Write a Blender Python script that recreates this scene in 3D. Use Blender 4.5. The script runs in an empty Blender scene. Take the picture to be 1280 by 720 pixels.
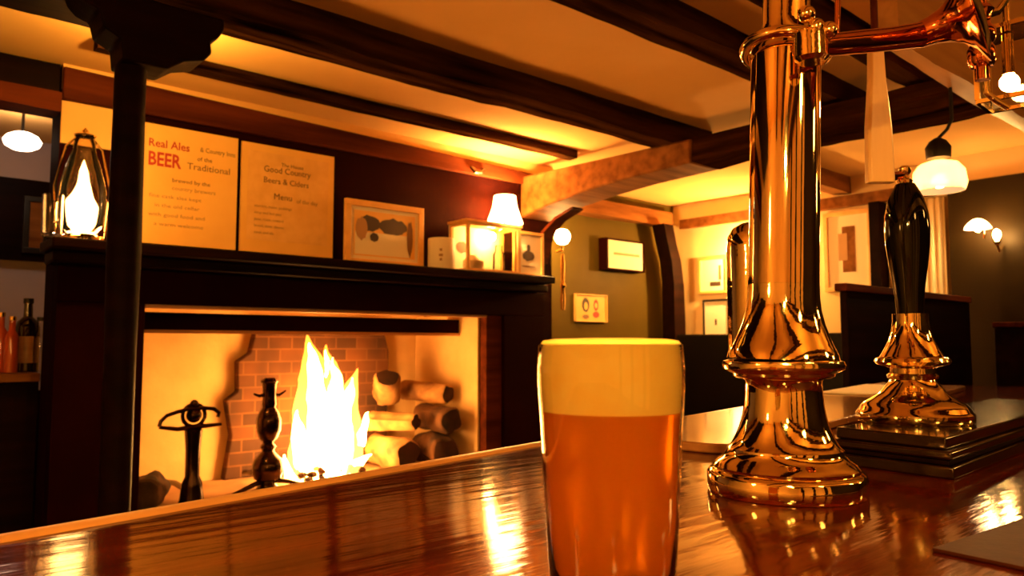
import bpy, bmesh, math, random
from mathutils import Vector, Matrix, noise
random.seed(7)
COL = bpy.context.scene.collection
PI = math.pi
BAR = 1.07
CEIL = 2.2

# ------------------------------------------------------------------ materials
def new_mat(name):
    m = bpy.data.materials.new(name); m.use_nodes = True
    nt = m.node_tree
    for n in list(nt.nodes): nt.nodes.remove(n)
    out = nt.nodes.new('ShaderNodeOutputMaterial')
    return m, nt, out

def pbr(name, color, rough=.5, metal=0, spec=.5, noise_scale=0, color2=None, stretch=(1,1,1), bump=0, bump_scale=None,
        bump_dist=.002, coat=0, ramp=(.35,.65), rough2=None, detail=6):
    m, nt, out = new_mat(name)
    b = nt.nodes.new('ShaderNodeBsdfPrincipled')
    b.inputs['Base Color'].default_value = (*color, 1)
    b.inputs['Roughness'].default_value = rough
    b.inputs['Metallic'].default_value = metal
    b.inputs['Specular IOR Level'].default_value = spec
    b.inputs['Coat Weight'].default_value = coat
    b.inputs['Coat Roughness'].default_value = .06
    nt.links.new(b.outputs[0], out.inputs[0])
    tc = nt.nodes.new('ShaderNodeTexCoord'); mp = nt.nodes.new('ShaderNodeMapping')
    mp.inputs['Scale'].default_value = stretch
    nt.links.new(tc.outputs['Object'], mp.inputs[0])
    if noise_scale:
        n = nt.nodes.new('ShaderNodeTexNoise'); n.inputs['Scale'].default_value = noise_scale
        n.inputs['Detail'].default_value = detail
        nt.links.new(mp.outputs[0], n.inputs[0])
        r = nt.nodes.new('ShaderNodeValToRGB')
        r.color_ramp.elements[0].position = ramp[0]; r.color_ramp.elements[1].position = ramp[1]
        r.color_ramp.elements[0].color = (*color, 1)
        r.color_ramp.elements[1].color = (*(color2 or color), 1)
        nt.links.new(n.outputs[0], r.inputs[0]); nt.links.new(r.outputs[0], b.inputs['Base Color'])
        if rough2 is not None:
            mr = nt.nodes.new('ShaderNodeMapRange')
            mr.inputs[3].default_value = rough; mr.inputs[4].default_value = rough2
            nt.links.new(n.outputs[0], mr.inputs[0]); nt.links.new(mr.outputs[0], b.inputs['Roughness'])
    if bump:
        n2 = nt.nodes.new('ShaderNodeTexNoise'); n2.inputs['Scale'].default_value = bump_scale or noise_scale
        n2.inputs['Detail'].default_value = 5
        nt.links.new(mp.outputs[0], n2.inputs[0])
        bp = nt.nodes.new('ShaderNodeBump'); bp.inputs['Strength'].default_value = bump
        bp.inputs['Distance'].default_value = bump_dist
        nt.links.new(n2.outputs[0], bp.inputs['Height']); nt.links.new(bp.outputs[0], b.inputs['Normal'])
        if coat: nt.links.new(bp.outputs[0], b.inputs['Coat Normal'])
    return m

def emit(name, color, strength):
    m, nt, out = new_mat(name)
    e = nt.nodes.new('ShaderNodeEmission'); e.inputs[0].default_value = (*color, 1); e.inputs[1].default_value = strength
    nt.links.new(e.outputs[0], out.inputs[0])
    return m

def shade_mat(name, color, strength, open_weave=.35):
    """lit lamp shade: translucent fabric that gives off light"""
    m, nt, out = new_mat(name)
    e = nt.nodes.new('ShaderNodeEmission'); e.inputs[0].default_value = (*color, 1); e.inputs[1].default_value = strength
    t = nt.nodes.new('ShaderNodeBsdfTranslucent'); t.inputs[0].default_value = (.9, .75, .5, 1)
    a = nt.nodes.new('ShaderNodeAddShader')
    tr = nt.nodes.new('ShaderNodeBsdfTransparent'); tr.inputs[0].default_value = (1, .85, .6, 1)
    mx = nt.nodes.new('ShaderNodeMixShader'); mx.inputs[0].default_value = open_weave
    nt.links.new(t.outputs[0], mx.inputs[1]); nt.links.new(tr.outputs[0], mx.inputs[2])
    nt.links.new(e.outputs[0], a.inputs[0]); nt.links.new(mx.outputs[0], a.inputs[1]); nt.links.new(a.outputs[0], out.inputs[0])
    return m

def flame_mat(name, c0, c1, strength, alpha, z0, z1):
    m, nt, out = new_mat(name)
    g = nt.nodes.new('ShaderNodeNewGeometry'); s = nt.nodes.new('ShaderNodeSeparateXYZ')
    nt.links.new(g.outputs['Position'], s.inputs[0])
    mr = nt.nodes.new('ShaderNodeMapRange'); mr.inputs[1].default_value = z0; mr.inputs[2].default_value = z1
    nt.links.new(s.outputs[2], mr.inputs[0])
    r = nt.nodes.new('ShaderNodeValToRGB')
    r.color_ramp.elements[0].color = (*c0, 1); r.color_ramp.elements[1].color = (*c1, 1)
    nt.links.new(mr.outputs[0], r.inputs[0])
    e = nt.nodes.new('ShaderNodeEmission'); e.inputs[1].default_value = strength
    nt.links.new(r.outputs[0], e.inputs[0])
    t = nt.nodes.new('ShaderNodeBsdfTransparent')
    mx = nt.nodes.new('ShaderNodeMixShader'); mx.inputs[0].default_value = alpha
    nt.links.new(t.outputs[0], mx.inputs[1]); nt.links.new(e.outputs[0], mx.inputs[2]); nt.links.new(mx.outputs[0], out.inputs[0])
    return m

def glass_mat(name, color=(1,1,1), rough=0, ior=1.45, thin=0.0):
    m, nt, out = new_mat(name)
    b = nt.nodes.new('ShaderNodeBsdfGlass'); b.inputs['Color'].default_value = (*color, 1)
    b.inputs['Roughness'].default_value = rough; b.inputs['IOR'].default_value = ior
    if thin:
        t = nt.nodes.new('ShaderNodeBsdfTransparent'); t.inputs[0].default_value = (*color, 1)
        gl = nt.nodes.new('ShaderNodeBsdfGlossy'); gl.inputs['Roughness'].default_value = .05
        fr = nt.nodes.new('ShaderNodeFresnel'); fr.inputs[0].default_value = 1.45
        mx = nt.nodes.new('ShaderNodeMixShader')
        nt.links.new(fr.outputs[0], mx.inputs[0]); nt.links.new(t.outputs[0], mx.inputs[1]); nt.links.new(gl.outputs[0], mx.inputs[2])
        nt.links.new(mx.outputs[0], out.inputs[0])
    else:
        nt.links.new(b.outputs[0], out.inputs[0])
    return m

def beer_mat():
    m, nt, out = new_mat('beer')
    r = nt.nodes.new('ShaderNodeBsdfRefraction'); r.inputs['Color'].default_value = (1, .56, .03, 1)
    r.inputs['Roughness'].default_value = .22; r.inputs['IOR'].default_value = 1.25
    t = nt.nodes.new('ShaderNodeBsdfTranslucent'); t.inputs[0].default_value = (1, .48, .014, 1)
    d = nt.nodes.new('ShaderNodeBsdfDiffuse'); d.inputs[0].default_value = (1, .36, .010, 1)
    a = nt.nodes.new('ShaderNodeMixShader'); a.inputs[0].default_value = .5
    nt.links.new(t.outputs[0], a.inputs[1]); nt.links.new(d.outputs[0], a.inputs[2])
    mx = nt.nodes.new('ShaderNodeMixShader'); mx.inputs[0].default_value = .72
    nt.links.new(r.outputs[0], mx.inputs[1]); nt.links.new(a.outputs[0], mx.inputs[2])
    nt.links.new(mx.outputs[0], out.inputs[0])
    return m

def brick_mat():
    m, nt, out = new_mat('sooty_brick')
    b = nt.nodes.new('ShaderNodeBsdfPrincipled'); b.inputs['Roughness'].default_value = .9
    tc = nt.nodes.new('ShaderNodeTexCoord'); mp = nt.nodes.new('ShaderNodeMapping')
    mp.inputs['Rotation'].default_value = (PI/2, 0, 0)
    br = nt.nodes.new('ShaderNodeTexBrick'); br.inputs['Scale'].default_value = 4.2
    br.inputs['Color1'].default_value = (.125, .038, .007, 1); br.inputs['Color2'].default_value = (.045, .013, .003, 1)
    br.inputs['Mortar'].default_value = (.15, .055, .012, 1); br.inputs['Mortar Size'].default_value = .018
    nt.links.new(tc.outputs['Object'], mp.inputs[0]); nt.links.new(mp.outputs[0], br.inputs[0])
    n = nt.nodes.new('ShaderNodeTexNoise'); n.inputs['Scale'].default_value = 5; nt.links.new(tc.outputs['Object'], n.inputs[0])
    mx = nt.nodes.new('ShaderNodeMixRGB'); mx.blend_type = 'MULTIPLY'; mx.inputs[0].default_value = .8
    rp = nt.nodes.new('ShaderNodeValToRGB'); rp.color_ramp.elements[0].position = .35; rp.color_ramp.elements[1].position = .62
    rp.color_ramp.elements[0].color = (.35, .3, .3, 1)
    nt.links.new(n.outputs[0], rp.inputs[0])
    nt.links.new(br.outputs[0], mx.inputs[1]); nt.links.new(rp.outputs[0], mx.inputs[2])
    nt.links.new(mx.outputs[0], b.inputs['Base Color'])
    bp = nt.nodes.new('ShaderNodeBump'); bp.inputs['Strength'].default_value = .6; bp.inputs['Distance'].default_value = .01
    nt.links.new(br.outputs[0], bp.inputs['Height']); nt.links.new(bp.outputs[0], b.inputs['Normal'])
    nt.links.new(b.outputs[0], out.inputs[0])
    return m

M = {}
M['plaster'] = pbr('ceiling_plaster', (.82, .47, .15), .9, noise_scale=2.2, color2=(.87, .52, .18), spec=.08, bump=.25, bump_scale=14, bump_dist=.006)
M['cream'] = pbr('cream_plaster', (.86, .60, .28), .85, noise_scale=3, color2=(.90, .65, .32), spec=.08, bump=.2, bump_scale=12, bump_dist=.004)
M['grey'] = pbr('lilac_grey_paint', (.42, .36, .40), .8, noise_scale=3, color2=(.48, .40, .42))
M['green'] = pbr('olive_green_paint', (.075, .050, .007), .5, noise_scale=3, color2=(.09, .06, .009), spec=.04)
M['darkgreen'] = pbr('dark_green_paint', (.016, .009, .002), .5, noise_scale=4, color2=(.022, .012, .003), spec=.1)
M['maroon'] = pbr('dark_maroon_paint', (.012, .0014, .0008), .7, noise_scale=4, color2=(.016, .002, .001), spec=.02)
M['darkwood'] = pbr('dark_stained_oak', (.005, .0014, .0007), .5, noise_scale=8, color2=(.012, .003, .0015), stretch=(.3, 3, 3), bump=.3, bump_scale=20, bump_dist=.003, spec=.04)
M['beam'] = pbr('blackened_beam', (.0025, .0008, .0003), .8, noise_scale=6, color2=(.060, .022, .006), spec=.0, stretch=(.25, 3, 3), bump=.9, bump_scale=14, bump_dist=.012)
M['beamy'] = pbr('blackened_cross_beam', (.004, .0012, .0005), .8, noise_scale=6, color2=(.045, .014, .003), spec=.0, stretch=(3, .25, 3), bump=.9, bump_scale=14, bump_dist=.012)
M['redbeam'] = pbr('red_brown_beam', (.045, .008, .002), .7, spec=.05, noise_scale=6, color2=(.11, .022, .005), stretch=(.25, 3, 3), bump=.6, bump_scale=14, bump_dist=.008)
M['oak'] = pbr('mid_brown_oak', (.15, .052, .011), .7, spec=.06, noise_scale=7, color2=(.27, .105, .024), stretch=(.4, 3, 3), bump=.4, bump_scale=16, bump_dist=.006)
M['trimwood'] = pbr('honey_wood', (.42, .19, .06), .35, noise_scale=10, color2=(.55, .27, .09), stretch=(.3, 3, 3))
M['barwood'] = pbr('polished_mahogany', (.034, .003, .0006), .085, noise_scale=5, color2=(.085, .009, .0015), stretch=(.5, 5, 5), bump=.32,
                   bump_scale=9, bump_dist=.0020, coat=0, spec=.22)
M['plinth'] = pbr('black_lacquered_wood', (.006, .002, .001), .14, noise_scale=6, color2=(.014, .004, .002), stretch=(.4, 4, 4), coat=.6)
M['board'] = pbr('varnished_oak_board', (.20, .075, .022), .2, noise_scale=6, color2=(.34, .14, .04), stretch=(.4, 4, 4), coat=.4, bump=.15, bump_scale=8, bump_dist=.001)
M['palewood'] = pbr('pale_ash_wood', (.72, .42, .16), .35, noise_scale=7, color2=(.86, .55, .24), stretch=(4, 4, .35), coat=.3)
M['brass'] = pbr('polished_brass', (1, .76, .36), .045, metal=1, bump=.45, bump_scale=24, bump_dist=.0016)
M['brass_column'] = pbr('polished_brass_tube', (1, .70, .32), .05, metal=1, bump=.3, bump_scale=26, bump_dist=.0010, stretch=(1, 1, .10))
M['brass_rim'] = pbr('rubbed_brass', (1, .74, .34), .10, metal=1, bump=.5, bump_scale=60, bump_dist=.0012)
M['copper'] = pbr('polished_copper', (.72, .26, .10), .10, metal=1, bump=.3, bump_scale=25, bump_dist=.002)
M['handle'] = pbr('black_ebonised_wood', (.003, .002, .002), .06, spec=.3)
M['iron'] = pbr('black_wrought_iron', (.03, .014, .008), .2, metal=.9, noise_scale=20, color2=(.06, .03, .015), bump=.4, bump_scale=40, bump_dist=.002)
M['blackmetal'] = pbr('black_painted_metal', (.008, .006, .005), .35)
M['firewall'] = pbr('limewashed_brick', (.62, .40, .16), .9, noise_scale=3, color2=(.80, .56, .26), bump=.6, bump_scale=9, bump_dist=.012)
M['brick'] = brick_mat()
M['hearth'] = pbr('hearth_stone', (.30, .15, .06), .85, noise_scale=6, color2=(.45, .25, .11), bump=.4, bump_dist=.006)
M['bark'] = pbr('log_bark', (.035, .012, .004), .9, noise_scale=7, color2=(.22, .09, .03), stretch=(1, 1, 1), bump=1, bump_scale=16, bump_dist=.012)
M['palebark'] = pbr('split_log_wood', (.12, .04, .01), .8, noise_scale=6, color2=(.62, .33, .11), bump=.6, bump_scale=14, bump_dist=.006)
M['endgrain'] = pbr('sooty_log_end', (.012, .004, .002), .9, noise_scale=12, color2=(.05, .014, .005), bump=.6, bump_scale=18, bump_dist=.006)
M['ember'] = emit('glowing_embers', (1, .30, .03), 5)
M['ash'] = pbr('charred_wood', (.02, .01, .006), .95, noise_scale=12, color2=(.12, .05, .02), bump=1, bump_scale=16, bump_dist=.01)
M['paper'] = pbr('aged_paper', (.84, .45, .10), .55, noise_scale=5, color2=(.90, .52, .13), spec=.3)
M['mount'] = pbr('cream_mount', (.86, .72, .48), .7)
M['gilt'] = pbr('pale_gilt_wood', (.80, .42, .10), .4, noise_scale=20, color2=(.88, .5, .14))
M['card'] = pbr('white_card', (.90, .78, .55), .6)
M['inkred'] = pbr('red_ink', (.42, .03, .015), .6)
M['inkbrown'] = pbr('brown_ink', (.20, .09, .03), .6)
M['inkfaint'] = pbr('faded_ink', (.42, .22, .07), .6)
M['inkdark'] = pbr('dark_ink', (.05, .025, .012), .6)
M['foam'] = pbr('beer_foam', (1, .72, .15), .7, noise_scale=60, color2=(1, .78, .20), bump=.15, bump_scale=180, bump_dist=.0006)
M['beer'] = beer_mat()
M['glass'] = glass_mat('clear_glass', (1, .98, .94))
M['thinglass'] = glass_mat('thin_clear_glass', (.97, .93, .85), thin=1)
M['amber'] = glass_mat('amber_glass', (.8, .18, .02), thin=1)
M['bottle'] = pbr('dark_brown_bottle_glass', (.012, .006, .004), .08, coat=1)
M['redbottle'] = pbr('red_orange_bottle', (.62, .09, .02), .12, coat=1)
M['floor'] = pbr('dark_floorboards', (.03, .013, .006), .5, noise_scale=4, color2=(.07, .03, .012), stretch=(.3, 4, 1))
M['velvet'] = pbr('dark_leather', (.004, .002, .001), .5, spec=.1)
M['matt'] = pbr('brown_leather_mat', (.030, .005, .001), .5, noise_scale=60, color2=(.04, .008, .0015), bump=.4, bump_scale=200, bump_dist=.0006, spec=.1)
WARM = (1, .62, .26)
M['bulb'] = emit('warm_bulb', (1, .54, .16), 3400)
M['spotbulb'] = emit('spot_bulb', (1, .50, .09), 1500)
M['bulbs'] = emit('small_warm_bulb', (1, .52, .14), 400)
M['lanternflame'] = emit('lantern_flame', (1, .50, .14), 26)
M['frosted'] = shade_mat('lit_frosted_glass', (1, .52, .09), 1.5)
M['coolbulb'] = emit('pale_pendant_bulb', (1, .66, .42), 20)
M['shadelit'] = shade_mat('lit_fabric_shade', (1, .58, .24), 18)
M['opal'] = shade_mat('lit_opal_glass', (1, .56, .30), .45, .12)
M['flame_core'] = flame_mat('flame_core', (1, .45, .10), (1, .38, .07), 78, .9, .65, 1.15)
M['flame_edge'] = flame_mat('flame_edge', (1, .42, .07), (1, .26, .02), 7, .45, .65, 1.2)

# ------------------------------------------------------------------ mesh helpers
class MB:
    def __init__(s): s.bm = bmesh.new()
    def _v(s, co): return s.bm.verts.new(co)
    def box(s, x0, x1, y0, y1, z0, z1, mi=0, mat=None):
        v = [s._v(Vector(c) if mat is None else mat @ Vector(c)) for c in
             ((x0,y0,z0),(x1,y0,z0),(x1,y1,z0),(x0,y1,z0),(x0,y0,z1),(x1,y0,z1),(x1,y1,z1),(x0,y1,z1))]
        for q in ((0,3,2,1),(4,5,6,7),(0,1,5,4),(1,2,6,5),(2,3,7,6),(3,0,4,7)):
            s.bm.faces.new([v[i] for i in q]).material_index = mi
        return s
    def prism(s, pts, z0, z1, mi=0, mat=None):
        mt = mat or Matrix()
        a = [s._v(mt @ Vector((x, y, z0))) for x, y in pts]; b = [s._v(mt @ Vector((x, y, z1))) for x, y in pts]
        n = len(pts)
        s.bm.faces.new(a[::-1]).material_index = mi; s.bm.faces.new(b).material_index = mi
        for i in range(n): s.bm.faces.new((a[i], a[(i+1) % n], b[(i+1) % n], b[i])).material_index = mi
        return s
    def lathe(s, prof, c=(0,0,0), segs=48, mat=None, mi=0, rfun=None, close=False):
        mt = mat or Matrix(); c = Vector(c); rings = []
        for (r, z) in prof:
            if r <= 1e-6: rings.append([s._v(c + mt @ Vector((0, 0, z)))]); continue
            ring = []
            for k in range(segs):
                a = 2*PI*k/segs; rr = r*(rfun(a, z) if rfun else 1)
                ring.append(s._v(c + mt @ Vector((rr*math.cos(a), rr*math.sin(a), z))))
            rings.append(ring)
        prs = list(zip(rings, rings[1:]))
        if close: prs.append((rings[-1], rings[0]))
        for A, B in prs:
            for k in range(segs):
                k2 = (k+1) % segs
                if len(A) == 1 and len(B) == 1: break
                if len(A) == 1: f = (A[0], B[k2], B[k])
                elif len(B) == 1: f = (A[k], A[k2], B[0])
                else: f = (A[k], A[k2], B[k2], B[k])
                s.bm.faces.new(f).material_index = mi
        return s
    def tube(s, pts, rad, segs=12, flat=1.0, mi=0, cap=True):
        pts = [Vector(p) for p in pts]; n = len(pts)
        if not hasattr(rad, '__len__'): rad = [rad]*n
        rings = []; up = Vector((0, 0, 1)); prevN = None
        for i, p in enumerate(pts):
            t = (pts[min(i+1, n-1)] - pts[max(i-1, 0)]).normalized()
            if prevN is None:
                prevN = t.cross(up)
                if prevN.length < .05: prevN = Vector((1, 0, 0))
            nn = (prevN - t*prevN.dot(t)).normalized(); prevN = nn; bb = t.cross(nn)
            rings.append([s._v(p + nn*rad[i]*math.cos(2*PI*k/segs) + bb*rad[i]*flat*math.sin(2*PI*k/segs)) for k in range(segs)])
        for A, B in zip(rings, rings[1:]):
            for k in range(segs): s.bm.faces.new((A[k], A[(k+1) % segs], B[(k+1) % segs], B[k])).material_index = mi
        if cap:
            s.bm.faces.new(rings[0][::-1]).material_index = mi; s.bm.faces.new(rings[-1]).material_index = mi
        return s
    def sphere(s, c, r, segs=20, sc=(1,1,1), mi=0):
        prof = [(r*math.sin(PI*i/12), -r*math.cos(PI*i/12)) for i in range(13)]
        prof[0] = (0, -r); prof[-1] = (0, r)
        return s.lathe(prof, c, segs, Matrix.Diagonal((*sc, 1)), mi)
    def build(s, name, mats, parent=None, bevel=0, smooth=40, origin=None):
        bmesh.ops.recalc_face_normals(s.bm, faces=s.bm.faces[:])
        me = bpy.data.meshes.new(name)
        if origin is None and parent is None:
            xs = [v.co.x for v in s.bm.verts]; ys = [v.co.y for v in s.bm.verts]; zs = [v.co.z for v in s.bm.verts]
            origin = Vector(((min(xs)+max(xs))/2, (min(ys)+max(ys))/2, min(zs)))
        elif parent is not None:
            origin = parent_world(parent)
        bmesh.ops.translate(s.bm, verts=s.bm.verts[:], vec=-Vector(origin))
        s.bm.to_mesh(me); s.bm.free()
        if not isinstance(mats, (list, tuple)): mats = [mats]
        for m in mats: me.materials.append(m)
        if smooth:
            for p in me.polygons: p.use_smooth = True
            me.set_sharp_from_angle(angle=math.radians(smooth))
        o = bpy.data.objects.new(name, me); COL.objects.link(o)
        if parent is None: o.location = origin
        else: o.parent = parent
        if bevel:
            b = o.modifiers.new('bevel', 'BEVEL'); b.width = bevel; b.segments = 3; b.limit_method = 'ANGLE'
        return o

def parent_world(p):
    v = Vector((0, 0, 0))
    while p is not None: v += p.location; p = p.parent
    return v

def tag(o, label, cat, group=None, kind=None):
    if label: o['label'] = label
    if cat: o['category'] = cat
    if group: o['group'] = group
    if kind: o['kind'] = kind
    return o
def thing(name, label, cat, loc, group=None):
    o = bpy.data.objects.new(name, None); COL.objects.link(o); o.location = loc
    o.empty_display_size = .05
    return tag(o, label, cat, group)
def struct(mb, name, mat, **k):
    o = mb.build(name, mat, **k); o['kind'] = 'structure'; return o

def timber(x0, x1, y0, y1, z0, z1, axis=0, amp=.008, seed=0, step=.06, zkeep=False):
    """hand-hewn beam: a box cut along its length with wandering edges"""
    mb = MB(); bm = mb.bm
    L = (x1-x0, y1-y0, z1-z0)[axis]; n = max(4, int(abs(L)/step)); rings = []
    for i in range(n+1):
        t = i/n
        if axis == 0: pts = [(x0+L*t, y, z) for y, z in ((y0,z0),(y1,z0),(y1,z1),(y0,z1))]
        elif axis == 1: pts = [(x, y0+L*t, z) for x, z in ((x0,z0),(x1,z0),(x1,z1),(x0,z1))]
        else: pts = [(x, y, z0+L*t) for x, y in ((x0,y0),(x1,y0),(x1,y1),(x0,y1))]
        r = []
        for j, p in enumerate(pts):
            p = Vector(p); d = noise.noise_vector(Vector((p[axis]*2.2+seed*7.3, j*3.1, seed)))*amp*1.8 + noise.noise_vector(Vector((p[axis]*9+seed, j*5.7, seed*2)))*amp*.7
            d[axis] = 0
            if axis != 2 and j >= 2: d.z = 0
            r.append(bm.verts.new(p+d))
        rings.append(r)
    for A, B in zip(rings, rings[1:]):
        for k in range(4): bm.faces.new((A[k], A[(k+1) % 4], B[(k+1) % 4], B[k]))
    bm.faces.new(rings[0]); bm.faces.new(rings[-1][::-1])
    return mb

def text_part(body, size, loc, parent, mat, name='lettering', rot=(PI/2, 0, 0), sx=1.0, bold=0):
    cu = bpy.data.curves.new(name, 'FONT'); cu.body = body; cu.size = size; cu.extrude = .0003; cu.offset = bold
    cu.resolution_u = 2
    to = bpy.data.objects.new(name, cu); COL.objects.link(to)
    dg = bpy.context.evaluated_depsgraph_get(); dg.update()
    me = bpy.data.meshes.new_from_object(to.evaluated_get(dg))
    bpy.data.objects.remove(to); me.materials.clear(); me.materials.append(mat)
    mt = Matrix.Translation(Vector(loc) - parent_world(parent)) @ Matrix.Rotation(rot[2], 4, 'Z') @ Matrix.Rotation(rot[0], 4, 'X') @ Matrix.Diagonal((sx, 1, 1, 1))
    me.transform(mt)
    o = bpy.data.objects.new(name, me); COL.objects.link(o); o.parent = parent
    return o

# ------------------------------------------------------------------ camera (1.22 m up, at the bar; room axes: X along the fireplace wall)
F = 950.0; YAW = math.radians(48.77); PITCH = math.atan(70/950)
def ray(px, py):
    x = (px-640)/F; y = -(py-360)/F
    f = math.cos(PITCH)-y*math.sin(PITCH); z = math.sin(PITCH)+y*math.cos(PITCH)
    return Vector((math.cos(YAW)*f+math.sin(YAW)*x, math.sin(YAW)*f-math.cos(YAW)*x, z))
CAMZ = 1.22
def at(px, py, ax, v):
    r = ray(px, py); o = Vector((0, 0, CAMZ)); return o + r*((v-o[ax])/r[ax])
def dist(px, py, d):
    return Vector((0, 0, CAMZ)) + ray(px, py)*d
cam = bpy.data.cameras.new('camera'); co = bpy.data.objects.new('camera', cam); COL.objects.link(co)
cam.sensor_width = 36; cam.lens = 36*F/1280; cam.clip_start = .02
co.location = (0, 0, CAMZ)
fwd = ray(640, 360); right = Vector((math.sin(YAW), -math.cos(YAW), 0)); upv = right.cross(fwd)
co.rotation_euler = Matrix((right, upv, -fwd)).transposed().to_euler()
cam.dof.use_dof = True; cam.dof.focus_distance = .85; cam.dof.aperture_fstop = 11
bpy.context.scene.camera = co

# ================================================================== SETTING
struct(MB().box(-1.6, 4.7, -2.0, 4.6, -.06, 0), 'floor', M['floor'], smooth=0)
struct(MB().box(-1.6, 4.7, -2.0, 4.6, CEIL, CEIL+.08), 'ceiling', M['plaster'], smooth=0)
WY = 3.0                                                     # face of the fireplace wall
FX0, FX1 = .81, 2.415                                        # fire opening
w = MB()
w.box(.53, FX0, WY, WY+.14, 0, CEIL)                         # left pier
w.box(FX1, 2.92, WY, WY+.5, 0, CEIL)                         # right pier
w.box(FX0, FX1, WY, WY+.14, 1.37, CEIL)                      # breast above
w.box(FX0, FX1, WY, WY+.14, 0, .58)
struct(w, 'wall_fireplace', M['maroon'], smooth=0)
w = MB()
w.box(2.92, 4.48, 3.28, 3.36, .0, CEIL)
struct(w, 'wall_recess', M['green'], smooth=0)
struct(MB().box(-1.6, 1.0, 4.25, 4.33, 0, CEIL), 'wall_left_room', M['grey'], smooth=0)
struct(MB().box(-1.68, -1.6, -2.0, 4.6, 0, CEIL), 'wall_left', M['cream'], smooth=0)
struct(MB().box(4.4, 4.48, 1.47, 3.28, 0, CEIL), 'wall_right', M['cream'], smooth=0)
struct(MB().box(4.32, 4.48, -2.0, 1.46, 0, 2.06), 'wall_right_panelled', M['darkgreen'], smooth=0)
struct(MB().box(4.34, 4.48, -2.0, 1.46, 2.06, CEIL), 'trim_1', M['cream'], smooth=0)
struct(MB().box(-1.6, 4.7, -2.08, -2.0, 0, CEIL), 'wall_back', M['cream'], smooth=0)
struct(MB().box(.9, 4.3, -1.999, -1.96, 0, CEIL-.001), 'wall_back_panelling', M['darkgreen'], smooth=0)

# fire box
fb = MB(); Z0 = .6; ZT = 1.60
fb.box(FX0-.06, FX0, WY+.14, 3.62, Z0, ZT)
fb.box(FX1, FX1+.06, WY+.5, 3.62, Z0, ZT)
fb.box(FX0-.06, FX1+.06, 3.56, 3.62, Z0, ZT)
fb.box(FX0-.06, FX1+.06, WY+.14, 3.62, ZT, ZT+.04)
fb.box(FX0, FX1, WY+.14, WY+.16, 1.37, ZT)
struct(fb, 'wall_firebox', M['firewall'], smooth=0)
struct(MB().box(FX1-.012, FX1-.0005, WY+.005, 3.559, Z0, 1.369), 'wall_firebox_side', M['firewall'], smooth=0)
hs = struct(MB().box(FX0, FX1-.013, WY, 3.558, .58, Z0), 'floor_hearth', M['hearth'], smooth=0)
# brick fireback: stands proud of the rear wall, its top corners rounded off
pts = [(1.33, .6), (2.19, .6), (2.20, 1.18), (2.17, 1.28), (2.12, 1.32), (1.47, 1.32), (1.44, 1.18), (1.38, 1.14), (1.385, 1.0), (1.33, .96), (1.36, .8)]
bk = MB(); mt = Matrix.Rotation(PI/2, 4, 'X'); mt = Matrix.Translation((0, 3.559, 0)) @ mt
bk.prism(pts, 0, .05, mat=mt)
tag(bk.build('fireback', M['brick'], bevel=.008, smooth=0), 'brown brick fireback standing against the rear wall of the fireplace', 'fireback')

# fireplace surround
fs = thing('fireplace_surround', 'near-black wooden fireplace surround with a long mantel shelf', 'fireplace', (1.7, 2.97, 0))
MZ = 1.565
MB().box(.485, 2.735, 2.78, 2.999, MZ-.035, MZ).build('mantel_shelf', M['darkwood'], fs, bevel=.006)
MB().box(.50, 2.75, 2.85, 2.999, MZ-.075, MZ-.036).build('shelf_moulding', M['darkwood'], fs, bevel=.008)
MB().box(.53, 2.80, 2.93, 2.999, 1.365, MZ-.076).build('frieze', M['maroon'], fs, bevel=.003)
MB().box(.53, FX0, 2.93, 2.999, .02, 1.364).build('pilaster', M['maroon'], fs, bevel=.003)
MB().box(FX1+.10, 2.80, 2.93, 2.999, .02, 1.364).build('pilaster', M['maroon'], fs, bevel=.003)
MB().box(FX1, FX1+.10, 2.95, 2.999, .02, 1.364).build('jamb', M['redbeam'], fs, bevel=.003)['label'] = 'red-brown inner jamb'
l = MB().box(FX0+.001, FX1-.013, 3.16, 3.26, 1.27, 1.345).build('lintel', M['maroon'], fs, bevel=.003)
MB().box(FX0+.001, FX1-.013, 3.15, 3.159, 1.262, 1.276).build('lintel_bead', M['trimwood'], l)
MB().box(FX0+.001, FX1-.001, 2.945, 3.0, 1.352, 1.3645).build('opening_bead', M['trimwood'], fs)
tag(MB().box(FX0+.002, FX1-.002, 2.86, 2.999, .56, .60).build('hearth_kerb', M['trimwood'], bevel=.006), 'low wooden kerb along the front of the hearth', 'kerb')

# beams ------------------------------------------------------------
def beam(n, label, *a, mat='beam', **k):
    o = timber(*a, **k).build(n, M[mat], smooth=30)
    return tag(o, label, 'beam')
beam('ceiling_beam', 'massive blackened ceiling beam crossing in front of the fireplace', .56, 2.98, 1.995, 2.13, 2.105, CEIL, seed=1, amp=.007)
beam('ceiling_beam', 'thin dark ceiling beam between two bright plaster strips near the fireplace wall', .56, 2.75, 2.635, 2.695, 2.16, CEIL, seed=2, amp=.004)
wb = MB().prism([(.53, 2.07), (2.90, 2.075), (2.90, 2.135), (.53, 2.187)], 0, .028, mat=Matrix.Translation((0, 2.999, 0)) @ Matrix.Rotation(PI/2, 4, 'X')).build('wall_beam', M['redbeam'], bevel=.006)
tag(wb, 'red-brown beam along the top of the fireplace wall above the posters', 'beam')
struct(MB().box(.53, 2.92, 2.985, 2.9995, 2.11, CEIL-.0005), 'trim_2', M['plaster'], smooth=0)
beam('ceiling_beam', 'dark narrow ceiling beam disappearing behind the brass tower', .3, 2.98, 1.27, 1.385, 2.12, CEIL, seed=4, amp=.005)
beam('ceiling_beam', 'thin black ceiling beam just right of the top of the brass tower', .3, 2.98, .985, 1.05, 2.12, CEIL, seed=5, amp=.004)
beam('ceiling_beam', 'deep oak beam at the top right with its underside lit yellow', 2.0, 4.31, .775, .83, 2.0, CEIL, mat='trimwood', seed=15, amp=.005)
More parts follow.
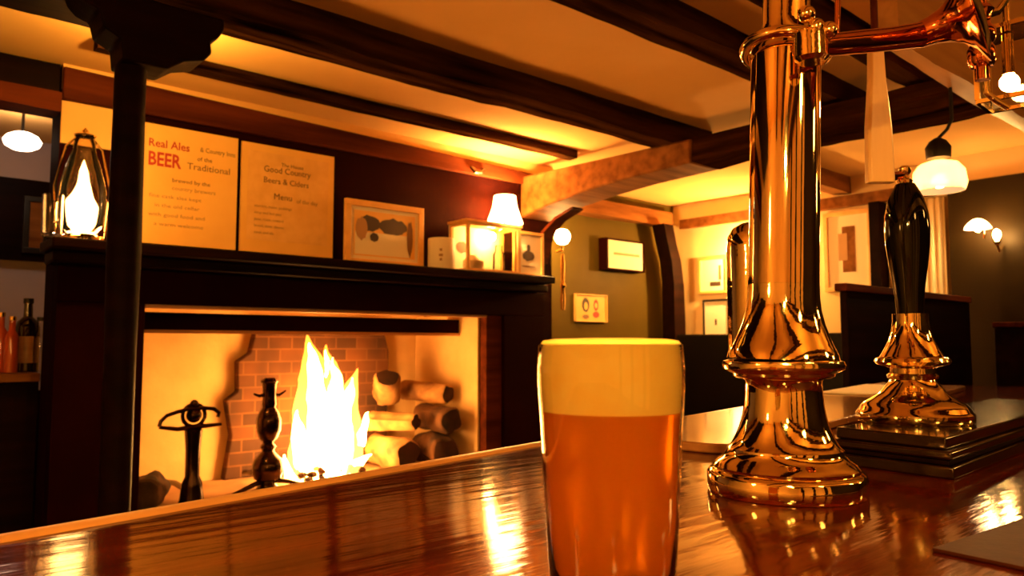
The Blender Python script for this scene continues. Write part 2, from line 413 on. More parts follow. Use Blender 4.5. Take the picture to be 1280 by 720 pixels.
beam('cross_beam', 'thick rough cross beam spanning from the fireplace corner to the right', 2.69, 2.90, .835, 1.90, 2.0, 2.10, axis=1, mat='beamy', seed=6, amp=.012)
beam('alcove_beam', 'brown ceiling beam in the alcove between brass tower and wooden paddle', 3.55, 4.395, 2.0, 2.10, 2.1, CEIL, mat='oak', seed=7, amp=.004)
beam('recess_beam', 'brown timber along the top of the olive green wall', 2.925, 4.30, 3.20, 3.279, 2.03, 2.13, mat='oak', seed=8, amp=.006)
beam('picture_rail', 'brown timber rail along the top of the cream alcove wall', 4.35, 4.399, 1.48, 3.19, 2.02, 2.085, axis=1, mat='oak', seed=9, amp=.003)
beam('header_beam', 'black heavy timber overhead at the top left corner', -1.5, .50, 1.50, 2.30, 2.09, CEIL, mat='darkwood', seed=10, amp=.006)
beam('doorway_beam', 'red-brown beam over the opening left of the black post', -1.5, .525, 2.96, 3.10, 2.023, 2.088, mat='redbeam', seed=11, amp=.004)
beam('doorway_beam', 'black beam resting on the red-brown one over the left opening', -1.5, .525, 3.01, 3.10, 2.095, CEIL, mat='darkwood', seed=12, amp=.004)
hp_ = [(2.998, 2.115), (2.998, 1.89), (2.9, 1.915), (2.75, 1.94), (2.5, 1.968), (2.25, 1.985), (1.905, 1.996), (1.905, 2.10)]
YZ = Matrix(((0, 0, 1, 0), (1, 0, 0, 0), (0, 1, 0, 0), (0, 0, 0, 1)))
o = MB().prism(hp_, 2.685, 2.905, mat=YZ).build('beam_haunch', M['oak'], bevel=.012)
tag(o, 'fat tapering oak timber end joining the cross beam to the chimney corner', 'beam')
# curved brace from chimney corner up to cross beam, and curved corner post
def ribbon(pts, w0, w1, x0, x1):
    """curved plank in the YZ plane"""
    mb = MB(); n = len(pts); A = []; 
    for i, (y, z) in enumerate(pts):
        t = Vector((pts[min(i+1, n-1)][0]-pts[max(i-1, 0)][0], pts[min(i+1, n-1)][1]-pts[max(i-1, 0)][1])).normalized()
        nn = Vector((-t.y, t.x)); w = (w0+(w1-w0)*i/(n-1))/2
        A.append([mb._v((x, y+nn.x*s*w, z+nn.y*s*w)) for x, s in ((x0, -1), (x1, -1), (x1, 1), (x0, 1))])
    for P, Q in zip(A, A[1:]):
        for k in range(4): mb.bm.faces.new((P[k], P[(k+1) % 4], Q[(k+1) % 4], Q[k]))
    mb.bm.faces.new(A[0]); mb.bm.faces.new(A[-1][::-1]); return mb
o = ribbon([(3.0, 1.66), (2.95, 1.82), (2.85, 1.885), (2.72, 1.925)], .024, .010, 2.80, 2.88).build('curved_brace', M['redbeam'], smooth=50)
tag(o, 'curved brown timber brace under the cross beam by the chimney corner', 'brace')
o = timber(2.925, 2.985, 3.08, 3.16, 0, 2.03, axis=2, amp=.004, seed=13).build('corner_post', M['oak'], smooth=30)
tag(o, 'slim brown post at the chimney corner behind the bare bulb', 'post')
cp = MB(); prev = None
for z, dx, wd in ((0, 0, .11), (.9, 0, .115), (1.35, .0, .12), (1.62, -.005, .11), (1.78, -.03, .10), (1.9, -.075, .095), (2.02, -.11, .10)):
    r = [cp._v((4.22+dx+a*wd, 3.15+b*.1, z)) for a, b in ((-.5,-.5), (.5,-.5), (.5,.5), (-.5,.5))]
    if prev:
        for k in range(4): cp.bm.faces.new((prev[k], prev[(k+1) % 4], r[(k+1) % 4], r[k]))
    else: cp.bm.faces.new(r[::-1])
    prev = r
cp.bm.faces.new(prev)
tag(cp.build('curved_post', M['darkwood'], smooth=50), 'dark curving timber post between the green wall and the cream alcove', 'post')

struct(MB().box(.531, .72, 2.988, 2.9995, 1.92, 2.069), 'trim_3', M['plaster'], smooth=0)
ul = at(188, 78, 1, 2.36)
t = thing('beam_lamp', 'small uplighter tucked behind the bracket head of the black post', 'lamp', (ul.x, ul.y, CEIL-.001), 'lit lamps')
MB().sphere(ul, .017).build('bulb', M['spotbulb'], t)
MB().tube([ul+Vector((0, 0, -.019)), ul+Vector((0, -.03, -.03)), ul+Vector((0, -.05, .0)), (ul.x, ul.y-.05, CEIL-.001)], .004, 8).build('arm', M['blackmetal'], t)

# black post with bracket under the header
post = thing('turned_post', 'black timber post with a carved bracket head, left of the posters', 'post', (.515, 2.06, 0))
MB().lathe([(0, 0), (.05, 0), (.05, .15), (.036, .22), (.036, 1.2), (.040, 1.45), (.037, 1.8), (.037, 1.92), (0, 1.92)], (.515, 2.06, 0), 24).build('shaft', M['darkwood'], post)
br = MB()
br.prism([(-.16, 0), (.20, 0), (.20, -.03), (.185, -.055), (.165, -.07), (.17, -.10), (.15, -.125), (.10, -.14), (.06, -.17), (-.045, -.17), (-.05, -.12), (-.09, -.10), (-.10, -.06), (-.13, -.05), (-.15, -.03)],
         -.06, .06, mat=Matrix.Translation((.527, 2.06, 2.089)) @ Matrix.Rotation(PI/2, 4, 'X'))
br.build('bracket', M['darkwood'], post, bevel=.006)
# right beam end piece: dark post at the end of alcove window
tag(MB().box(4.29, 4.395, 1.80, 1.86, 0, 2.015).build('door_post', M['darkwood'], bevel=.004), 'narrow dark post right of the large framed picture in the alcove', 'post')
# bright curtain beyond the handpump
cu = MB(); A = []
for i in range(41):
    y = 1.49+.27*i/40; x = 4.36+.012*math.sin(i*1.1)
    A.append((cu._v((x, y, .9)), cu._v((x, y, 2.0))))
for (a, b), (c, d) in zip(A, A[1:]): cu.bm.faces.new((a, c, d, b))
o = cu.build('curtain', M['mount'], smooth=80); so = o.modifiers.new('s', 'SOLIDIFY'); so.thickness = .004
tag(o, 'pale hanging curtain behind the black pump handle', 'curtain')

# ================================================================== BAR
U = Vector((.9819, .189, 0)); ang = math.atan2(.189, .9819)
bar = thing('bar_counter', 'polished red-brown mahogany bar counter in the foreground', 'bar counter', (1.0, .4, 0))
P0 = Vector((.097, .707, 0))
def bp_(u, v): p = P0 + U*u + Vector((-.189, .9819, 0))*v; return (p.x, p.y)
MB().prism([bp_(-1.3, -.004), bp_(-1.3, -1.0), bp_(3.15, -1.3), bp_(2.95, -.004)], BAR-.045, BAR).build('bar_top', M['barwood'], bar, bevel=.003)
nose = MB()
a, b = Vector((*bp_(-1.3, 0), BAR-.012)), Vector((*bp_(2.96, 0), BAR-.012))
nose.tube([a, b], .0165, 16)
nose.build('edge_moulding', M['trimwood'], bar)['label'] = 'honey-coloured rounded edge moulding'
MB().prism([bp_(-1.3, -.08), bp_(-1.3, -.14), bp_(2.9, -.14), bp_(2.9, -.08)], 0, BAR-.046).build('front_panel', M['darkwood'], bar)

# ------------------------------------------------------------------ brass tower
TX, TY = .728, .408
tw = thing('beer_tower', 'tall polished brass beer tower on a wide round foot', 'beer tower', (TX, TY, BAR))
def C(z=0): return (TX, TY, BAR+.0006+z)
base = [(0, 0), (.0765, 0), (.0775, .003), (.0775, .018), (.075, .0215), (.071, .023), (.0715, .026), (.067, .031), (.062, .034), (.057, .040), (.0565, .044),
        (.0525, .0475), (.049, .054), (.0445, .064), (.041, .076), (.039, .088), (.0382, .10), (.038, .112), (.040, .1145), (0, .1145)]
MB().lathe(base, C(), 96).build('foot', M['brass'], tw)
coll = [(0, .1146), (.046, .1146), (.050, .117), (.0505, .1195), (.055, .1215), (.0595, .124), (.0605, .128), (.059, .132), (.054, .1335)]
MB().lathe(coll+[(0, .1335)], C(), 96).build('collar', M['brass_rim'], tw)
LEAN = Matrix.Rotation(math.radians(2.1), 4, Vector((fwd.x, fwd.y, 0)).normalized())
def Lm(p): return Matrix.Translation(Vector(p)) @ LEAN
def leaned(prof, z0): return [(r, z-z0) for r, z in prof]
cz = .128
flare = [(0, .1336), (.0555, .1336), (.054, .140), (.050, .148), (.0455, .158), (.041, .170), (.0375, .184), (.0358, .197), (.0354, .21), (0, .21)]
MB().lathe(leaned(flare, cz), C(cz), 96, LEAN).build('flare', M['brass'], tw)
MB().lathe(leaned([(0, .2101), (.0352, .2101), (.0352, .452), (0, .452)], cz), C(cz), 96, LEAN).build('column', M['brass_column'], tw)
# tilted rope-like ring at the neck
rg = MB(); Rm = Matrix.Rotation(math.radians(9), 4, Vector((fwd.x, fwd.y, 0))) @ Matrix.Rotation(math.radians(-7), 4, right)
prof = [(.041+.0065*math.cos(2*PI*i/12), .0065*math.sin(2*PI*i/12)) for i in range(12)]
rg.lathe(prof, Vector(C(cz))+LEAN@Vector((0, 0, .459-cz)), 72, Rm, close=True)
rg.build('neck_ring', M['brass_rim'], tw)
MB().lathe(leaned([(0, .4521), (.033, .4521), (.030, .462), (.0255, .470), (.024, .49), (.024, .60), (0, .60)], cz), C(cz), 64, LEAN).build('riser_pipe', M['brass'], tw)
rc = dist(950, 440, .86)
rear = [(0, .0), (.030, .0), (.0345, .004), (.0345, .125), (.033, .138), (.027, .148), (.018, .153), (0, .155)]
MB().lathe(rear, (rc.x, rc.y, BAR+.1346), 64).build('rear_cylinder', M['brass'], tw)['label'] = 'short brass cylinder with a rounded top behind the column'
MB().tube([Vector((TX, TY, BAR+.125)), Vector((rc.x, rc.y, BAR+.125))], .0095, 16).build('rear_bracket', M['brass'], tw)

# horizontal arm from the neck to the flared joint
arm = MB()
pA = [dist(*q) for q in ((1012, 58, .745), (1040, 56, .75), (1080, 52, .765), (1110, 49, .78), (1140, 45, .79), (1152, 43, .795))]
arm.tube(pA, [.0095, .011, .0118, .0118, .0125, .0135], 32)
armo = arm.build('side_arm', M['copper'], tw)
armo['label'] = 'horizontal copper arm'
hz = (right*.80 - Vector((fwd.x, fwd.y, 0)).normalized()*.58 + Vector((0, 0, .22))).normalized()
HM = hz.to_track_quat('Z', 'Y').to_matrix().to_4x4()
MB().lathe([(.0132, -.004), (.0145, .010), (.018, .022), (.025, .033), (.036, .042), (.050, .048), (.0515, .050), (.049, .050), (.035, .045), (.024, .036), (.016, .025), (0, .024)], pA[-1], 48, HM).build('horn', M['copper'], tw)['label'] = 'trumpet-shaped copper flare at the end of the arm'
MB().lathe([(0, .0475), (.040, .0478), (.0455, .050), (.034, .055), (0, .058)], pA[-1], 36, HM).build('horn_dark_disc', M['handle'], tw)['label'] = 'black disc standing in for the shade inside the horn'  # black disc puts the shade of the hollow mouth into colour
MB().tube([dist(1045, 60, .75), dist(1047, 20, .752), dist(1048, -30, .755)], .0028, 10).build('thin_pipe', M['copper'], tw)
f = dist(1014, 58, .742)
MB().lathe([(0, -.016), (.012, -.016), (.016, -.012), (.016, .012), (.012, .016), (0, .016)], f, 24).build('union_nut', M['brass_rim'], tw)
# small cluster of fittings over the ring
for px, py in ((1008, 18), (1020, 34), (1036, 38)):
    MB().sphere(dist(px, py, .735), .0085, 16).build('knurled_fitting', M['brass_rim'], tw)

# copper valve cluster further right, hung from the ceiling by its pipe
vc = thing('pipe_valve', 'vertical copper pipe with a valve collar at the end of the trumpet arm', 'pipe', dist(1226, 80, .93))
v0 = dist(1226, 50, .93)
MB().tube([Vector((v0.x, v0.y, v0.z-.05)), Vector((v0.x, v0.y, CEIL))], .0085, 20).build('pipe', M['copper'], vc)
MB().lathe([(0, -.034), (.012, -.034), (.0155, -.028), (.0155, -.012), (.012, -.006), (.0165, 0), (.0165, .012), (.012, .018), (.012, .03), (.016, .036), (.012, .042), (0, .042)], v0, 24).build('valve_collar', M['copper'], vc)
MB().tube([v0+Vector((0, 0, .03)), v0+right*.022+Vector((0, 0, .036)), v0+right*.036+Vector((0, 0, .055))], [.006, .005, .004], 12).build('lever', M['brass_rim'], vc)

# brass lantern with glowing bulb, top right
lp = dist(1262, 108, 1.2)
ln = thing('hanging_lantern', 'small brass-framed lantern with a glowing bulb, top right corner', 'lantern', lp)
fr = MB(); hw = .036
rot = Matrix.Translation(lp) @ Matrix.Rotation(math.radians(3), 4, 'Z')
for sx in (-1, 1):
    for sy in (-1, 1):
        fr.box(sx*hw-.0035, sx*hw+.0035, sy*hw-.0035, sy*hw+.0035, -.022, .085, mat=rot)
fr.box(-hw-.004, hw+.004, -hw-.004, hw+.004, .085, .092, mat=rot)
for s in (-1, 1):
    fr.box(-hw, hw, s*hw-.003, s*hw+.003, -.028, -.022, mat=rot); fr.box(s*hw-.003, s*hw+.003, -hw, hw, -.028, -.022, mat=rot)
fr.build('frame', M['brass'], ln)
fr = MB()
for s in (-1, 1):
    fr.box(-hw+.004, hw-.004, s*hw-.001, s*hw+.001, -.021, .084, mat=rot); fr.box(s*hw-.001, s*hw+.001, -hw+.004, hw-.004, -.021, .084, mat=rot)
fr.build('panes', M['thinglass'], ln)
MB().sphere(lp+Vector((0, 0, .006)), .014).build('bulb', M['bulbs'], ln)
MB().lathe([(0, .019), (.009, .019), (.009, .083), (0, .083)], lp, 16).build('lamp_holder', M['brass'], ln)
MB().tube([lp+Vector((0, 0, .0925)), Vector((lp.x, lp.y, CEIL-.001))], .005, 12).build('rod', M['brass'], ln)
# second bracket frame left of the lantern
lb = dist(1232, 85, 1.03)
o = MB().tube([Vector((lb.x, lb.y, CEIL-.001)), lb+Vector((0,0,.03)), lb+Vector((0, 0, -.035)), lb+Vector((0, 0, -.045))+right*.012, lb+Vector((0, 0, -.055))+right*.028], [.0045]*5, 12).build('brass_hanger', M['brass'])
tag(o, 'thin bent brass hanger just left of the small lantern', 'hanger')

# pale wooden paddle hanging
pd = dist(1097, 140, .98)
pdl = thing('wooden_paddle', 'pale wooden tap paddle hanging on a thin rod behind the copper arm', 'paddle', pd)
k = .98/F
top = pd.z+(140-52)*k; bot = pd.z-(230-140)*k
pm = MB(); prev = None
for z, wd in ((bot, 16.5), (bot+.012, 16.5), (bot+.07, 15.5), (top-.05, 10), (top, 8)):
    wv = wd*k
    r = [pm._v(Vector((pd.x, pd.y, z)) + right*(a*wv) + Vector((fwd.x, fwd.y, 0))*b*.008) for a, b in ((-1,-.6), (-.8,-1), (.8,-1), (1,-.6), (1,.6), (.8,1), (-.8,1), (-1,.6))]
    if prev:
        for q in range(8): pm.bm.faces.new((prev[q], prev[(q+1) % 8], r[(q+1) % 8], r[q]))
    else: pm.bm.faces.new(r[::-1])
    prev = r
pm.bm.faces.new(prev); pm.build('blade', M['palewood'], pdl, bevel=.001)
MB().tube([(pd.x, pd.y, top), (pd.x, pd.y, CEIL-.001)], .0045, 12).build('rod', M['redbeam'], pdl)

# ------------------------------------------------------------------ handpump on plinth
PC = Vector((.925, .318, 0)); er = Vector((.9985, .055, 0)); el = Vector((.12, .993, 0)).normalized()
pl = thing('pump_plinth', 'black stepped wooden plinth under the handpump', 'plinth', (1.1, .42, BAR))
def quad(o0, o1, L=.155, R=.75):
    g = lambda u, v: tuple((PC+er*u+el*v)[:2])
    return [g(o0, o0), g(R-o0, o0), g(R-o0, L-o0), g(o0, L-o0)]
g = MB(); g.prism(quad(0, 0), BAR+.0002, BAR+.014); g.build('base_step', M['plinth'], pl, bevel=.002)
g = MB(); g.prism(quad(.006, 0), BAR+.0142, BAR+.0205); g.build('moulding', M['darkwood'], pl, bevel=.002)
g = MB(); g.prism(quad(.002, 0), BAR+.0207, BAR+.031); g.build('moulding', M['plinth'], pl, bevel=.003)
g = MB(); g.prism(quad(.010, 0), BAR+.0312, BAR+.045); g.build('top_block', M['plinth'], pl, bevel=.002)
hp = thing('handpump', 'brass handpump with a black pear-shaped handle on the plinth', 'handpump', (1.098, .424, BAR+.0452))
hc = Vector((1.098, .424, BAR+.0452))
q = .00109
foot = [(0, 0), (.070, 0), (.0725, .003), (.0725, .012), (.069, .0155), (.067, .020), (.062, .025), (.052, .031), (.042, .038), (.036, .046), (.030, .053), (.0285, .058), (0, .058)]
MB().lathe(foot, hc, 72).build('foot', M['brass'], hp)
MB().lathe([(0, .0581), (.031, .0581), (.032, .062), (.029, .065), (.0285, .072), (.034, .0745), (.044, .077), (.0475, .081), (.046, .085), (.041, .0875), (0, .0875)], hc, 72).build('collar', M['brass_rim'], hp)
MB().lathe([(0, .0876), (.040, .0876), (.035, .096), (.029, .108), (.0245, .122), (.0225, .136), (.0225, .146), (0, .146)], hc, 72).build('cup', M['brass'], hp)
MB().lathe([(0, .1461), (.017, .1461), (.0175, .160), (.020, .185), (.0245, .215), (.0275, .240), (.0288, .262), (.0275, .283), (.0225, .305), (.0165, .318), (.0125, .326), (0, .327)], hc, 48).build('handle', M['handle'], hp)
fi = MB().lathe([(0, .3271), (.009, .3271), (.010, .331), (.006, .335), (.005, .339), (.008, .343), (.008, .348), (.004, .352), (0, .353)], hc, 24)
fi.build('finial', M['brass_rim'], hp)
MB().tube([hc+Vector((0, 0, .340)), hc+right*-.012+Vector((0, 0, .338)), hc+right*-.022+Vector((0, 0, .337))], [.005, .006, .008], 12).build('pin', M['copper'], hp)

# board lying on the bar behind
bd = []
o_ = Vector((.905, .575, 0)); e1 = Vector((.985, .172, 0)); e2 = Vector((-.172, .985, 0))
Wd, Hd, rr = 1.9, .245, .05
for cx_, cy_, a0 in ((Wd-rr, rr, -90), (Wd-rr, Hd-rr, 0), (rr, Hd-rr, 90), (rr, rr, 180)):
    for i in range(9):
        a = math.radians(a0+i*90/8); p = o_+e1*(cx_+rr*math.cos(a))+e2*(cy_+rr*math.sin(a)); bd.append((p.x, p.y))
tag(MB().prism(bd, BAR+.0003, BAR+.014).build('oak_board', M['board'], bevel=.003), 'flat round-cornered wooden board on the bar behind the brass tower', 'board')
pc = at(1135, 478, 2, BAR+.015)
o = MB().box(-.24, .30, -.05, .09, BAR+.0145, BAR+.018, mat=Matrix.Translation((pc.x-.55, pc.y-.12, 0)) @ Matrix.Rotation(ang, 4, 'Z')).build('paper_menu', M['card'], bevel=.0005)
tag(o, 'white sheet of paper lying on the board behind the handpump', 'paper')
mc = at(1165, 690, 2, BAR)
o = MB().box(0, .3, -.3, 0, BAR+.0003, BAR+.003, mat=Matrix.Translation((mc.x, mc.y, 0)) @ Matrix.Rotation(math.radians(-5), 4, 'Z')).build('bar_mat', M['matt'], bevel=.0008)
tag(o, 'flat brown bar mat at the bottom right corner', 'mat')

# ------------------------------------------------------------------ pint of beer
GX, GY = .354, .3125
pg = thing('pint_glass', 'full pint glass of orange ale with a thick creamy head', 'pint glass', (GX, GY, BAR+.0002))
gp = [(0, 0), (.035, 0), (.0365, .002), (.0382, .018), (.0402, .05), (.0418, .08), (.0434, .107), (.0447, .125), (.0448, .135), (.0440, .147), (.0437, .1495), (.0428, .1497),
      (.0424, .147), (.0432, .135), (.0431, .125), (.0418, .107), (.0402, .08), (.0386, .05), (.0366, .018), (.033, .009), (0, .008)]
MB().lathe(gp, (GX, GY, BAR+.0002), 96).build('glass', M['glass'], pg)
ins = lambda z: .0002+0
bp2 = [(0, .0085), (.0325, .0095), (.0362, .018), (.0382, .05), (.0398, .08), (.0414, .107), (.0416, .1095), (0, .1095)]
MB().lathe(bp2, (GX, GY, BAR+.0002), 96).build('beer', M['beer'], pg)
fp = [(0, .1096), (.0416, .1096), (.0427, .125), (.0428, .135), (.0421, .147), (.0424, .1502), (.041, .1518), (.034, .1528), (.018, .1533), (0, .1535)]
MB().lathe(fp, (GX, GY, BAR+.0002), 96).build('foam_head', M['foam'], pg)

# ================================================================== FIRE
ft = Vector((1.60, 3.26, Z0))
fc = at(412, 590, 1, 3.27); fc.z = Z0
fire = thing('log_fire', 'bright blazing fire of tall yellow flames in the hearth', 'fire', fc)
kf = (Vector((fc.x, fc.y, 0))).dot(Vector((math.cos(YAW), math.sin(YAW), 0)))/F
fr_dir = right
def flame(x0, y0pts, mat, sc=1.0, depth=0):
    """points in picture offsets (px) around the fire centre, on the fire's own plane"""
    base = Vector((fc.x, fc.y, 0)) + Vector((0, depth, 0))
    pts = []; rad = []
    for (px, py, w) in y0pts:
        p = base + Vector((1, 0, 0))*((px-412)*kf*1.28) ; p.z = CAMZ+(430-py)*kf
        pts.append(p); rad.append(w*kf*sc)
    # densify
    P = []; R = []
    for i in range(len(pts)-1):
        for t in (0, .25, .5, .75):
            P.append(pts[i].lerp(pts[i+1], t) + Vector((noise.noise(Vector((i+t, x0, 0)))*.012, 0, 0))); R.append(rad[i]*(1-t)+rad[i+1]*t)
    P.append(pts[-1]); R.append(rad[-1])
    mb = MB().tube(P, R, 20, flat=.6)
    for v in mb.bm.verts:
        h = min(1, max(0, (v.co.z-.66)/.3)); q = noise.noise_vector(Vector((v.co.x*16+x0, v.co.y*16, v.co.z*9)))
        v.co += Vector((q.x*.030, q.y*.012, q.z*.02))*(.35+.65*h)
    return mb.build('flame', M[mat], fire)
flames = [
 [(404,600,30),(404,575,34),(404,545,31),(400,515,26),(396,490,20),(393,465,13),(391,445,7),(389,428,1)],
 [(414,590,28),(418,565,28),(420,535,26),(420,508,22),(418,485,15),(415,465,8),(412,448,1)],
 [(424,585,24),(430,560,20),(430,535,15),(430,510,12),(433,492,7),(439,472,1)],
 [(392,600,24),(384,570,20),(380,545,14),(377,525,8),(374,508,1)],
 [(432,598,20),(440,585,14),(450,576,7),(458,570,1)],
 [(446,560,5),(448,545,8),(452,530,5),(455,518,.5)],
 [(402,470,3),(405,450,4),(403,436,.5)],
 [(382,604,16),(374,590,12),(368,575,6),(364,560,1)],
]
for i, f_ in enumerate(flames): flame(i*3.1, f_, 'flame_core', .92, depth=(i % 3-1)*.02)
for i, f_ in enumerate([
 [(404,602,42),(404,560,42),(400,525,33),(396,490,24),(392,455,13),(389,420,1)],
 [(424,596,36),(428,560,32),(430,525,25),(432,500,14),(442,462,1)],
 [(414,590,30),(418,540,28),(417,500,22),(414,465,12),(409,432,1)]]): flame(20+i, f_, 'flame_edge', 1.0, depth=.0)
eb = MB()
for i in range(46):
    a = random.uniform(-.17, .10); b = random.uniform(-.11, .09); r = random.uniform(.014, .034)
    eb.sphere((fc.x+a, fc.y+b, Z0+r*.7+random.uniform(0, .03)), r, 7, (1.3, 1, .8))
eb.build('charred_wood', M['ash'], fire, smooth=0)
eb = MB()
for i in range(30):
    a = random.uniform(-.15, .09); b = random.uniform(-.11, .07); r = random.uniform(.008, .016)
    eb.sphere((fc.x+a, fc.y+b, Z0+.045+random.uniform(0, .02)), r, 7, (1.3, 1, .8))
o = eb.build('embers', M['ember'], fire, smooth=0); o['kind'] = 'stuff'

# logs --------------------------------------------------------------
def log(a, b, r, label, mats=('bark', 'endgrain'), seed=0, split=False, group=None):
    a, b = Vector(a), Vector(b); d = (b-a); L = d.length
    rotm = d.to_track_quat('Z', 'Y').to_matrix().to_4x4()
    mb = MB(); n = 8
    rf = lambda an, z: (1+.26*noise.noise(Vector((math.cos(an)*1.4, math.sin(an)*1.4, z*6+seed*9)))+.05*math.sin(an*5+seed)*math.cos(z*20))*(0.62 if split and math.sin(an) > .2 else 1)
    prof = [(r*.86, 0)]+[(r*(1+.03*math.sin(i*2+seed)), .012+(L-.024)*i/n) for i in range(n+1)]+[(r*.86, L)]
    mb.lathe(prof, a, 22, rotm, 0, rf)
    bm = mb.bm; bm.verts.ensure_lookup_table()
    for ring in (bm.verts[0:22], bm.verts[len(bm.verts)-22:]):
        cvt = sum((v.co for v in ring), Vector())/22; cv = bm.verts.new(cvt)
        for q in range(22): bm.faces.new((ring[q], ring[(q+1) % 22], cv)).material_index = 1
        bm.verts.ensure_lookup_table()
        break
    vs = bm.verts[:-1][-22:]
    cv = bm.verts.new(sum((v.co for v in vs), Vector())/22)
    for q in range(22): bm.faces.new((vs[q], vs[(q+1) % 22], cv)).material_index = 1
    o = mb.build('firewood_log', [M[m] for m in mats], smooth=50)
    return tag(o, label, 'log', group)
HZ = Z0+.001
L = lambda px, py, Y=3.3: at(px, py, 1, Y)
def lg(p, q, r, label, **k): return log(p, q, r, label, **k)
y0 = 3.22
a = L(468, 560, 3.42); b = L(548, 562, 3.16)
lg(Vector((2.075, 3.43, Z0+.086)), Vector((2.085, 3.14, Z0+.086)), .074, 'large pale firewood log at the bottom of the pile beside the flames', mats=('palebark', 'endgrain'), seed=1)
lg(Vector((2.310, 3.34, Z0+.082)), Vector((2.255, 3.06, Z0+.082)), .078, 'dark firewood log with a sooty end at the bottom right of the pile', seed=2)
lg(Vector((2.02, 3.40, Z0+.245)), Vector((2.14, 3.16, Z0+.245)), .055, 'split pale log lying across the middle of the pile', mats=('palebark', 'endgrain'), seed=3, split=True)
lg(Vector((2.335, 3.40, Z0+.242)), Vector((2.275, 3.05, Z0+.240)), .062, 'dark brown log with a rough end resting on the right of the pile', mats=('bark', 'endgrain'), seed=4)
lg(Vector((2.26, 3.46, Z0+.375)), Vector((2.335, 3.16, Z0+.365)), .050, 'pale log on top of the pile against the firebox side wall', mats=('palebark', 'endgrain'), seed=5)
lg(Vector((2.13, 3.42, Z0+.34)), Vector((2.08, 3.33, Z0+.45)), .066, 'stubby upright log with a round brown end at the back of the pile', mats=('palebark', 'endgrain'), seed=6)
lg(Vector((.86, 3.05, Z0+.062)), Vector((.94, 3.22, Z0+.062)), .06, 'rough dark lump of wood at the left corner of the hearth', mats=('ash', 'ash'), seed=8)

# fire dogs ----------------------------------------------------------
def px_w(px, py, Y):
    p = at(px, py, 1, Y); d = Vector((math.cos(YAW), math.sin(YAW), 0)).dot(Vector((p.x, p.y, 0))); return p, d/F
p, kk = px_w(241, 565, 3.10)
fd = thing('firedog', 'black iron firedog with a scrolled crossguard top, left side of the hearth', 'firedog', (p.x, p.y, Z0), 'iron firedogs in the fireplace')
zz = lambda y, k_: CAMZ+(430-y)*k_
MB().lathe([(0, 0), (.050, 0), (.045, .02), (.040, zz(605, kk)-Z0), (.038, zz(600, kk)-Z0), (.027, zz(592, kk)-Z0), (.028, zz(560, kk)-Z0), (.034, zz(536, kk)-Z0), (.022, zz(533, kk)-Z0), (0, zz(532, kk)-Z0)], (p.x, p.y, Z0), 16).build('upright', M['iron'], fd)
zb = zz(518, kk)
MB().sphere((p.x, p.y, zb), .030, 20).build('ball', M['iron'], fd)
rr_ = [(p.x+.043*math.cos(t), p.y, zb+.043*math.sin(t)) for t in [i*2*PI/24 for i in range(25)]]
MB().tube(rr_, .008, 8, cap=False).build('ring', M['iron'], fd)
MB().sphere((p.x, p.y, zz(504, kk)), .017, 14).build('knob', M['iron'], fd)
cg = [(-.125, -.035), (-.12, -.015), (-.10, .005), (-.06, .018), (-.03, .025), (.03, .028), (.07, .022), (.09, .005), (.085, -.012)]
MB().tube([(p.x+u*1.05, p.y-.01, zb+v) for u, v in cg], .008, 8).build('scroll_bar', M['iron'], fd)
MB().tube([(p.x+u*1.05, p.y-.01, zb-.045+v) for u, v in ((-.125, .008), (-.06, -.004), (0, 0), (.05, .002), (.10, .004))], [.007, .009, .01, .009, .006], 8).build('crossbar', M['iron'], fd)
MB().tube([(p.x, p.y, Z0+.04), (p.x, p.y+.2, Z0+.05), (p.x, 3.40, Z0+.04)], .012, 8).build('billet_bar', M['iron'], fd)

p, kk = px_w(335, 565, 3.17)
fd = thing('firedog', 'black iron firedog of stacked balls standing just left of the flames', 'firedog', (p.x, p.y, Z0), 'iron firedogs in the fireplace')
prof = [(0, 0), (.05, 0), (.05, .006)]
for (y, r) in ((602, 10), (598, 9), (595, 16), (588, 18.5), (580, 19), (572, 17), (566, 11), (561, 7), (556, 10), (551, 6), (546, 11), (536, 14.5), (524, 15), (514, 12), (508, 8), (504, 9), (497, 8), (480, 8.5), (476, 11), (472, 7)):
    z = zz(y, kk)-Z0
    if z > .008: prof.append((r*kk, z))
prof.append((0, prof[-1][1]+.002))
MB().lathe(prof, (p.x, p.y, Z0), 24).build('baluster', M['iron'], fd)
zc = zz(492, kk)
MB().tube([(p.x-.07, p.y-.0, zc+.004), (p.x-.045, p.y, zc-.006), (p.x, p.y, zc), (p.x+.045, p.y, zc-.006), (p.x+.075, p.y, zc+.012)], [.004, .007, .009, .007, .004], 8).build('crossbar', M['iron'], fd)
MB().tube([(p.x-.17, p.y-.06, Z0+.008), (p.x-.08, p.y-.03, Z0+.03), (p.x, p.y, Z0+.045), (p.x+.08, p.y-.03, Z0+.03), (p.x+.15, p.y-.06, Z0+.008)], [.008, .011, .014, .011, .008], 8).build('foot', M['iron'], fd)
MB().tube([(p.x, p.y, Z0+.04), (p.x, p.y+.15, Z0+.05), (p.x, 3.42, Z0+.04)], .012, 8).build('billet_bar', M['iron'], fd)

# ================================================================== MANTEL THINGS
def slab(x0, x1, yb, z0, z1, th): return MB().box(x0, x1, yb-th, yb, z0, z1)
